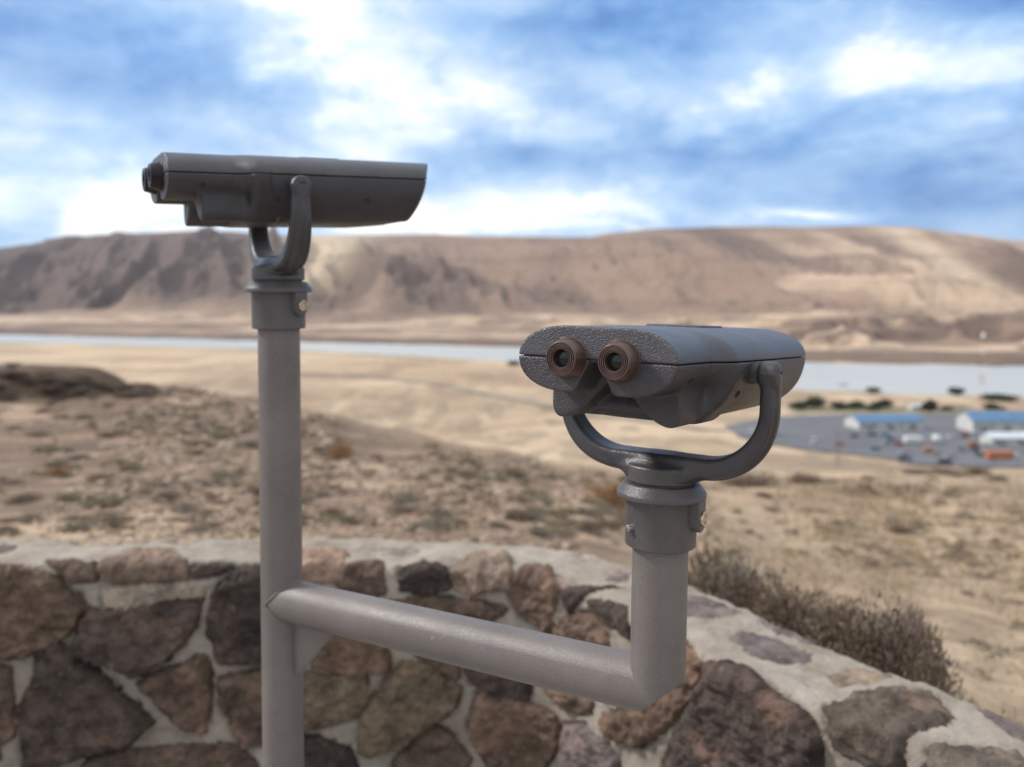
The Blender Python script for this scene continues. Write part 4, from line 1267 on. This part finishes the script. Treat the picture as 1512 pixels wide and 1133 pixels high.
# rubble: nobody could count it
base_v = []
for i in range(4):
    me = D.meshes.new('tmp'); bm = bmesh.new(); bmesh.ops.create_icosphere(bm, subdivisions=1, radius=1)
    r_ = np.random.default_rng(900+i)
    vv = np.array([v.co[:] for v in bm.verts]); ff = np.array([[v.index for v in f.verts] for f in bm.faces])
    vv = vv*(1+.28*r_.normal(0, 1, (len(vv), 1))*.7)*np.array([1, .8, .6]); base_v.append((vv, ff)); bm.free(); D.meshes.remove(me)
def scatter(n, azr, dr, rr, nearp):
    az_ = np.radians(rng.uniform(*azr, n)); d_ = np.exp(rng.uniform(math.log(dr[0]), math.log(dr[1]), n)); x = np.tan(az_)*d_
    dens_ = fbm(x/(.12*d_+.3), d_/(.25*d_+.5)+x*0, 3, 70)
    keep = rng.random(n) < np.clip(.5+1.6*dens_, .05, 1); x = x[keep]; d_ = d_[keep]
    lim_ = np.interp(CX+F*x/d_, [300, 430, 620, 850, 1000, 1010], [90, 48, 34, 26, 22, 500])*(.35+.9*rng.random(len(x)))
    k_ = d_ < lim_; x = x[k_]; d_ = d_[k_]
    return x, d_, base_height(x, d_)
x, y, z = scatter(15000, (-36, 13), (4.3, 85), None, None)
Vs, Fs, off_ = [], [], 0
for i in range(len(x)):
    vv, ff = base_v[i % 4]
    r = (2.4+9.5*rng.random()**3)/F*y[i]*1.0
    a = rng.random()*6.28; ca, sa = math.cos(a), math.sin(a)
    w = vv*r*np.array([1, 1, .8])
    w = np.stack([w[:, 0]*ca-w[:, 1]*sa+x[i], w[:, 0]*sa+w[:, 1]*ca+y[i], w[:, 2]+z[i]+r*.15], 1)
    Vs.append(w); Fs.append(ff+off_); off_ += len(vv)
m, g, p = mat('rubble_stone')
co = objco(g); wn = g.noise(g.vmath('MULTIPLY', co, (1, 1, 1)), 4.3, 2)
cc = g.mix(g.maprange(g.noise(co, 2.2, 6, .8), .35, .65), (.16,.105,.08), (.42,.335,.25))
cc = g.mix(g.maprange(wn, .45, .65), cc, (.27,.20,.155))
g.put(p.inputs['Base Color'], cc); p.inputs['Roughness'].default_value = .95
tag(np_mesh('rubble', np.concatenate(Vs), np.concatenate(Fs), m, smooth=False), kind='stuff')
# dry grass tufts
def tufts(name, n, azr, dr, hpx, cols, cond=None):
    x, y, z = scatter(n, azr, dr, None, None)
    if cond is not None:
        k = cond(x, y); x, y, z = x[k], y[k], z[k]
    nb = 7; N = len(x)
    X = np.repeat(x, nb); Y = np.repeat(y, nb); Z = np.repeat(z, nb); H = np.repeat((hpx*(.5+rng.random(N)))/F*y, nb)
    H = np.minimum(H, .55)
    a = rng.random(N*nb)*6.28; lean = rng.random(N*nb)*.75; sp = H*.25*rng.random(N*nb)
    bx = X+np.cos(a)*sp; by = Y+np.sin(a)*sp
    w = H*.075
    tx_, ty_, tz_ = bx+np.cos(a)*H*lean, by+np.sin(a)*H*lean, Z+H*(1-.3*lean)
    p_ = a+1.57
    V = np.stack([np.stack([bx-np.cos(p_)*w, by-np.sin(p_)*w, Z-.03*H], -1), np.stack([bx+np.cos(p_)*w, by+np.sin(p_)*w, Z-.03*H], -1), np.stack([tx_, ty_, tz_], -1)], 1).reshape(-1, 3)
    return tag(np_mesh(name, V, np.arange(len(V)).reshape(-1, 3), cols, smooth=False), kind='stuff')
M_grass = foliage_mat('dry_grass_blade', (.42,.33,.23), (.34,.265,.185), (.27,.215,.15))
M_grass.node_tree.nodes['Noise Texture'].inputs['Scale'].default_value = .35
tufts('dry_grass', 22000, (8, 36), (4.0, 200), 6, M_grass)
tufts('dry_grass', 11000, (-36, 10), (4.3, 85), 8, M_grass)

# low brush that grows as one cover between the stones
x, y, z = scatter(8500, (-36, 34), (4.6, 110), None, None)
k_ = fbm(x/(.10*y+1), y/(.35*y+1)+np.log(y)*3, 3, 91) > -.05
x, y, z = x[k_], y[k_], z[k_]
nl = 34
for nm_, ml_, sel in (('ground_cover', M_sage, rng.random(len(x)) < .45), ('ground_cover', M_drybrush, None)):
    if sel is None: sel = ~prev
    prev = sel
    X, Y, Z = (np.repeat(q[sel], nl) for q in (x, y, z)); n = len(X)
    RR = np.repeat((3+7*rng.random(sel.sum())**1.5), nl)/F*Y
    d = rng.normal(0, 1, (n, 3)); d /= np.linalg.norm(d, axis=1)[:, None]; d[:, 2] = np.abs(d[:, 2])
    P = np.stack([X, Y, Z], -1)+d*(RR*rng.random(n)**.4)[:, None]*np.array([1, 1, .6])
    ax = d+rng.normal(0, .6, (n, 3)); ax /= np.linalg.norm(ax, axis=1)[:, None]
    sd2 = np.cross(ax, rng.normal(0, 1, (n, 3))); sd2 /= np.linalg.norm(sd2, axis=1)[:, None]
    L = (RR*.55)[:, None]; W2 = L*.28
    V = np.stack([P-sd2*W2, P+ax*L*.5+sd2*W2, P+ax*L, P+ax*L*.4-sd2*W2*1.3], 1).reshape(-1, 3)
    tag(np_mesh(nm_, V, np.arange(4*n).reshape(-1, 4), ml_, smooth=False), kind='stuff')

# ------------------------------------------------------------------ flat far below: asphalt, road, town
M_asph = simple('asphalt', (.115,.115,.125), .9, 0, .22, .05)
def drape(name, pxpoly, matl, lift, n=60):
    """sheet following the ground inside a world-space outline"""
    W = [hit(a, b, 150) for a, b in pxpoly]
    q = np.array([(w.x, w.y) for w in W])
    xs = np.linspace(q[:, 0].min(), q[:, 0].max(), n); ys = np.linspace(q[:, 1].min(), q[:, 1].max(), n)
    X, Y = np.meshgrid(xs, ys); sdv = polysd(q, X, Y); Z = base_height(X, Y)+lift
    I = np.arange(n*n).reshape(n, n); Fq_ = np.stack([I[:-1, :-1], I[:-1, 1:], I[1:, 1:], I[1:, :-1]], -1).reshape(-1, 4)
    ok_ = (sdv.ravel()[Fq_] > -.3).sum(1) >= 2
    V = np.stack([X, Y, Z], -1).reshape(-1, 3)
    u, inv = np.unique(Fq_[ok_], return_inverse=True)
    return tag(np_mesh(name, V[u], inv.reshape(-1, 4), matl), kind='structure')
drape('parking_lot', [(1075,630),(1140,618),(1250,613),(1420,612),(1560,612),(1700,615),(1700,700),(1500,692),(1390,690),(1280,676),(1170,662),(1100,650)], M_asph, .45, 110)
def road(pts, wd):
    W = [hit(a, b, 200) for a, b in pts]
    W = catmull([Vector((w.x, w.y, 0)) for w in W], 16); V = []
    for i, p_ in enumerate(W):
        t = (W[min(i+1, len(W)-1)]-W[max(i-1, 0)]).normalized(); nn_ = Vector((-t.y, t.x, 0))*wd/2
        for s_ in (-1, 0, 1):
            q = p_+nn_*s_; V.append((q.x, q.y, ground_z(q.x, q.y)+.7))
    Fq_ = [(3*i+j, 3*i+j+1, 3*i+j+4, 3*i+j+3) for i in range(len(W)-1) for j in (0, 1)]
    return tag(np_mesh('road', V, Fq_, simple('gravel_road', (.25,.215,.18), .95, 0, .15, .05), flipn=True), kind='structure')
road([(380,552),(520,556),(640,568),(740,588),(830,606),(930,620),(1075,638)], 6.5)
M_white = simple('white_siding', (.50,.50,.48), .7, 0, .08, .3)
M_blue = simple('blue_roof', (.075,.16,.28), .55, 0, .15, .3)
M_dgl = simple('dark_window', (.03,.035,.04), .2)
M_tyre = simple('tyre_rubber', (.02,.02,.02), .85)
M_grey = simple('grey_metal', (.25,.25,.26), .5, .2, .1, 3)
def gable(name, w, dpt, hw, hr, roofm, label, loc, rz, ndoor=2, nwin=4):
    root = empty(name, loc, (0, 0, rz)); tag(root, label, 'building')
    bm = bmesh.new()
    V_ = [(-w/2, -dpt/2, -2), (w/2, -dpt/2, -2), (w/2, dpt/2, -2), (-w/2, dpt/2, -2), (-w/2, -dpt/2, hw), (w/2, -dpt/2, hw), (w/2, dpt/2, hw), (-w/2, dpt/2, hw), (-w/2, 0, hw+hr), (w/2, 0, hw+hr)]
    v = [bm.verts.new(q) for q in V_]
    for f in ((0, 1, 5, 4), (2, 3, 7, 6), (1, 2, 6, 9, 5), (3, 0, 4, 8, 7), (3, 2, 1, 0)): bm.faces.new([v[i] for i in f])
    bm_obj('wall', bm, M_white, root, smooth=False)
    bm = bmesh.new(); o_ = .5; th = .25
    for s_ in (-1, 1):
        sl_ = Vector((0, s_*(dpt/2+o_), -hr*(o_/(dpt/2))))
        a = [Vector((-w/2-o_, 0, hw+hr+.05)), Vector((w/2+o_, 0, hw+hr+.05)), Vector((w/2+o_, sl_.y, hw+sl_.z+.05)), Vector((-w/2-o_, sl_.y, hw+sl_.z+.05))]
        A1 = [bm.verts.new(q) for q in a]; B1 = [bm.verts.new(q+Vector((0, 0, th))) for q in a]
        bm.faces.new(A1); bm.faces.new(B1)
        for k in range(4): bm.faces.new((A1[k], A1[(k+1) % 4], B1[(k+1) % 4], B1[k]))
    bm_obj('roof', bm, roofm, root, smooth=False)
    for k in range(ndoor):
        bm = bmesh.new(); add_box(bm, (-w/2+w*(k+.5)/ndoor, -dpt/2-.04, hw*.35), (3.6, .14, hw*.68)); bm_obj('door', bm, M_grey, root, smooth=False)
    for k in range(nwin):
        bm = bmesh.new(); add_box(bm, (-w/2+w*(k+.25)/nwin, -dpt/2-.03, hw*.62), (1.3, .12, 1.1)); bm_obj('window', bm, M_dgl, root, smooth=False)
    return root
def gnd(px, py): return hit(px, py, 200)
h = gnd(1315, 636); gable('warehouse', 33, 16, 4.3, 2.4, M_blue, 'long white warehouse with a blue roof at the middle of the lot', h+Vector((0, 6, 0)), math.radians(4), 3, 5)
h = gnd(1500, 643); gable('warehouse', 44, 18, 6.5, 3.6, M_blue, 'large white warehouse with a blue roof at the right edge of the lot', h+Vector((3, 8, 0)), math.radians(-3), 4, 6)
h = gnd(1357, 606); gable('shed', 11, 7, 3.0, 1.2, M_white, 'small white shed beside a dark tree behind the warehouses', h, .1, 1, 1)
h = gnd(1492, 660); gable('storage_hall', 20, 9, 4.2, 1.8, simple('pale_roof', (.50,.55,.60), .5, .0, .1, .3), 'pale metal hall in front of the large blue-roofed warehouse', h, .05, 2, 2)
def make_car(name, body, label, loc, rz, L=4.5, W=1.8, Hh=1.5, kind='car'):
    root = empty(name, loc, (0, 0, rz)); tag(root, label, 'car' if kind == 'car' else kind)
    def prism(pts, w0, w1=None, bev=.06):
        bm = bmesh.new(); w1 = w1 or w0
        a = [bm.verts.new((x_, -w_/2, z_)) for x_, z_, w_ in pts]; b = [bm.verts.new((x_, w_/2, z_)) for x_, z_, w_ in pts]
        n = len(pts); bm.faces.new(a); bm.faces.new(b[::-1])
        for k in range(n): bm.faces.new((a[k], b[k], b[(k+1) % n], a[(k+1) % n]))
        bmesh.ops.bevel(bm, geom=list(bm.edges), offset=bev, segments=2, affect='EDGES'); return bm
    if kind == 'car':
        bm = prism([(-L/2, .3, W), (-L/2, .85, W*.96), (-L*.30, .95, W*.96), (L*.25, .92, W*.96), (L/2, .72, W*.9), (L/2, .3, W*.95)], W)
        bm_obj('body', bm, body, root)
        bm = prism([(-L*.40, .88, W*.94), (-L*.27, Hh, W*.76), (L*.08, Hh, W*.76), (L*.27, .88, W*.92)], W, bev=.04); cab = bm_obj('cabin', bm, M_dgl, root)
        bm = bmesh.new(); add_box(bm, (-L*.09, 0, Hh+.0), (L*.34, W*.74, .05), bevel=.02); bm_obj('roof', bm, body, root)
        wr = .32; xs = (-L*.31, L*.32)
    else:   # box truck
        bm = bmesh.new(); add_box(bm, (-L*.14, 0, Hh*.56), (L*.70, W, Hh*.78), bevel=.05); bm_obj('cargo_box', bm, body, root)
        bm = prism([(L*.22, .45, W*.9), (L*.22, Hh*.72, W*.86), (L*.36, Hh*.72, W*.84), (L*.43, Hh*.42, W*.88), (L*.5, Hh*.36, W*.88), (L*.5, .45, W*.9)], W); bm_obj('cab', bm, M_white, root)
        bm = bmesh.new(); add_box(bm, (L*.402, 0, Hh*.57), (.04, W*.7, Hh*.22), Matrix.Rotation(-.35, 3, 'Y')); bm_obj('windscreen', bm, M_dgl, root, smooth=False)
        wr = .45; xs = (-L*.32, L*.34)
    for x_ in xs:
        for s_ in (-1, 1):
            bm = bmesh.new(); add_lathe(bm, [(wr*.55, -.11), (wr*.9, -.12), (wr, -.08), (wr, .08), (wr*.9, .12), (wr*.55, .11)], 20, Matrix.Translation((x_, s_*(W/2-.1), wr)) @ Matrix.Rotation(PI/2, 4, 'X'))
            w_ = bm_obj('wheel', bm, M_tyre, root)
    return root
CP = {n: simple('car_paint_'+n, c_, .35, .1, .05) for n, c_ in dict(white=(.70,.70,.68), orange=(.48,.17,.08), red=(.38,.07,.045), teal=(.08,.26,.28), brown=(.30,.16,.09), silver=(.42,.44,.46), blue=(.10,.18,.32), dark=(.05,.055,.065)).items()}
for px, py, c_, kd, L_, rz, lab in (
 (1118,640,'white','car',5,.3,'white car alone at the near end of the lot'),
 (1150,646,'silver','car',5,.2,'silver car at the near end of the lot'),
 (1209,659,'white','car',5.2,.1,'white car standing beside an orange car on the asphalt'),
 (1241,661,'orange','car',5.2,2.9,'orange car standing beside a white car on the asphalt'),
 (1312,657,'silver','car',5,.4,'silver car left of the big white trailer'),
 (1296,668,'blue','car',4.8,.1,'blue car in the lower row of the lot'),
 (1333,660,'red','car',5.6,.15,'red car tucked against the big white trailer'),
 (1356,658,'white','truck',11,.1,'big white box truck in the middle of the lot'),
 (1374,672,'brown','truck',7,1.3,'brown box truck beside the big white truck'),
 (1386,655,'white','truck',6.5,1.5,'short white truck behind the brown truck'),
 (1423,668,'teal','car',4.8,1.0,'teal car between the trucks and the warehouse'),
 (1443,664,'brown','truck',6.2,.2,'rusty brown truck right of the teal car'),
 (1461,671,'white','car',5.2,.1,'white car in front of the orange truck'),
 (1488,683,'orange','truck',13,.02,'long orange truck at the right of the lot'),
 (1340,683,'dark','car',4.8,.1,'dark car in the lower row left of the red one'),
 (1400,688,'dark','car',4.8,.2,'dark car at the lower edge of the lot'),
 (1408,680,'silver','car',4.8,.3,'silver car beside the dark car at the lower edge'),
 (1265,648,'dark','car',4.8,.3,'dark car in front of the middle warehouse'),
 (1290,646,'dark','car',4.8,2.9,'black car parked close to the middle warehouse wall'),
 (1430,644,'red','car',4.8,.5,'small red car between the two warehouses')):
    h = gnd(px, py)
    make_car('parked_car' if kd == 'car' else 'box_truck', CP[c_], lab, h+Vector((0, 0, .45)), rz, L_, 1.85 if kd == 'car' else 2.5, 1.5 if kd == 'car' else (3.0 if L_ < 8 else 3.4), kd)
rl = random.Random(5)
for k in range(22):
    px = rl.uniform(1195, 1500); py = rl.uniform(646, 686)
    if py > 655+(px-1190)*.13 or (1330 < px < 1400 and py < 672): continue
    h = gnd(px, py)
    o = make_car('parked_car', CP[rl.choice(['silver', 'dark', 'white', 'blue', 'dark', 'brown'])], 'one of the small cars scattered over the asphalt in the yard', h+Vector((0, 0, .45)), rl.choice((.1, .15, 1.6)), 4.7)
    o['group'] = 'cars scattered in the yard'
# trees by the lot
def make_tree(loc, w, hgt, label, seed, group=None):
    root = empty('tree', loc); tag(root, label, 'tree', group)
    V, Fc = leaf_cloud(1500, .6, .17, .9, 13, seed, .2)
    V = V*np.array([w/2, w/2, hgt*.62/1.0*.85])+np.array([0, 0, hgt*.14])
    np_mesh('crown', V, Fc, M_green, root, smooth=False)
    bm = bmesh.new(); add_tube(bm, [(0, 0, -.5), (.1, 0, hgt*.25), (0, .1, hgt*.55)], [.28, .2, .06], 8)
    for k in range(4):
        a = k*1.6; add_tube(bm, [(0, 0, hgt*.22), (w*.2*math.cos(a), w*.2*math.sin(a), hgt*.45)], [.12, .04], 6)
    bm_obj('trunk', bm, M_twig, root)
for i, (px, py, wpx, hpx, lab) in enumerate((
 (1182,607,34,20,'low dark tree at the left end of the row by the lot'),
 (1206,606,34,28,'tall dark tree second in the row by the lot'),
 (1240,606,34,16,'low spreading tree in the middle of the row'),
 (1268,606,34,18,'broad olive tree right of the middle of the row'),
 (1306,605,36,22,'dark dense tree above the blue-roofed warehouse'),
 (1290,608,26,14,'small tree at the foot of the dark dense tree'),
 (1376,612,24,30,'tall narrow dark tree beside the small white shed'),
 (1415,585,34,18,'rounded green tree on the river bank'),
 (1246,576,34,12,'low green bush tree at the water edge, left one'),
 (1292,580,30,10,'low green bush tree at the water edge, right one'),
 (1480,592,60,14,'wide low tree on the river bank at the right'),
 (1400,608,26,12,'low tree right of the tall narrow one'),
 (1470,606,40,12,'low dark tree behind the large warehouse'),
 (760,540,26,9,'low dark tree at the water edge left of the short viewer'))):
    h = gnd(px, py); make_tree(h, wpx/F*h.y, hpx/F*h.y*1.15, lab, 500+i)
# utility poles on the flat
M_wood = simple('weathered_wood', (.16,.13,.11), .9, 0, .15, 4)
def make_pole():
    root = empty('utility_pole')
    bm = bmesh.new(); add_tube(bm, [(0, 0, -.6), (0, 0, 10)], [.17, .11], 10); bm_obj('pole', bm, M_wood, root)
    bm = bmesh.new(); add_box(bm, (0, -.16, 9.2), (2.6, .12, .14), bevel=.01); arm = bm_obj('crossarm', bm, M_wood, root, smooth=False)
    for x_ in (-1.15, -.4, .4, 1.15):
        bm = bmesh.new(); add_lathe(bm, [(.03, 0), (.07, .04), (.05, .10), (.07, .14), (.03, .2)], 10, Matrix.Translation((x_, -.16, 9.27))); bm_obj('insulator', bm, M_grey, arm)
    return root
pp = make_pole(); first = True
for px, py in ((657,604),(522,616),(346,545),(178,535),(860,612),(590,540),(978,600),(1240,692)):
    h = gnd(px, py) if px != 1240 else hit(px, py, 100)
    o = pp if first else copy_tree(pp); first = False
    o.location = h; o.rotation_euler = (0, 0, math.radians(20))
    tag(o, 'distant wooden utility pole standing on the pale flat', 'utility pole', 'utility poles on the flat')
# radio mast, red and white
M_mred = simple('mast_red', (.42,.17,.14), .6); M_mwh = simple('mast_white', (.68,.66,.64), .6)
def mast(loc, hgt, w0, label, segs=7):
    root = empty('radio_mast', loc); tag(root, label, 'mast')
    for k in range(segs):
        z0, z1 = hgt*k/segs, hgt*(k+1)/segs; a0 = w0*(1-.75*k/segs); a1 = w0*(1-.75*(k+1)/segs)
        bm = bmesh.new(); c0 = [Vector((a0*math.cos(q), a0*math.sin(q), z0)) for q in (.5, .5+2*PI/3, .5+4*PI/3)]; c1 = [Vector((a1*math.cos(q), a1*math.sin(q), z1)) for q in (.5, .5+2*PI/3, .5+4*PI/3)]
        for j in range(3):
            add_tube(bm, [c0[j], c1[j]], w0*.05, 5)
            for t0, t1 in ((0, .5), (.5, 1)):
                add_tube(bm, [c0[j].lerp(c1[j], t0), c0[(j+1) % 3].lerp(c1[(j+1) % 3], t1)], w0*.03, 4)
                add_tube(bm, [c0[j].lerp(c1[j], t0), c0[(j+1) % 3].lerp(c1[(j+1) % 3], t0)], w0*.03, 4)
        bm_obj('lattice_section', bm, M_mred if k % 2 == 0 else M_mwh, root, smooth=False)
    bm = bmesh.new(); add_lathe(bm, [(w0*.5, hgt*.96), (w0*.55, hgt*.97), (w0*.55, hgt*1.0), (w0*.3, hgt*1.03)], 16); bm_obj('antenna_drum', bm, M_mwh, root)
h = gnd(1453, 597); mast(h, 102/F*h.y, 2.6, 'tall red and white lattice mast on the river bank')
h = hit(586, 499, 1200); mast(h, 15/F*h.y, 2.2, 'tiny red and white mast on the far river bank', 5)

# ------------------------------------------------------------------ air
m = D.materials.new('haze_air'); m.use_nodes = True; m.node_tree.nodes.clear(); g = NG(m.node_tree)
pv = g.node('ShaderNodeVolumePrincipled'); pv.inputs['Color'].default_value = (.80,.86,1.0,1); pv.inputs['Density'].default_value = 2.2e-5; pv.inputs['Anisotropy'].default_value = .25
o_ = g.node('ShaderNodeOutputMaterial'); g.l.new(pv.outputs[0], o_.inputs['Volume'])
bm = bmesh.new()
zlo = float(TZ.min())-1.5; zhi = float(TZ.max())+12
add_box(bm, (0, 0, (zlo+zhi)/2), (20000, 20000, zhi-zlo))
tag(bm_obj('haze', bm, m, smooth=False), kind='stuff')

for ps in PROTO.items():
    for i_, pr in enumerate(ps[1]):
        if (ps[0], i_) not in used:
            for ch in list(pr.children): D.objects.remove(ch)
            D.objects.remove(pr)
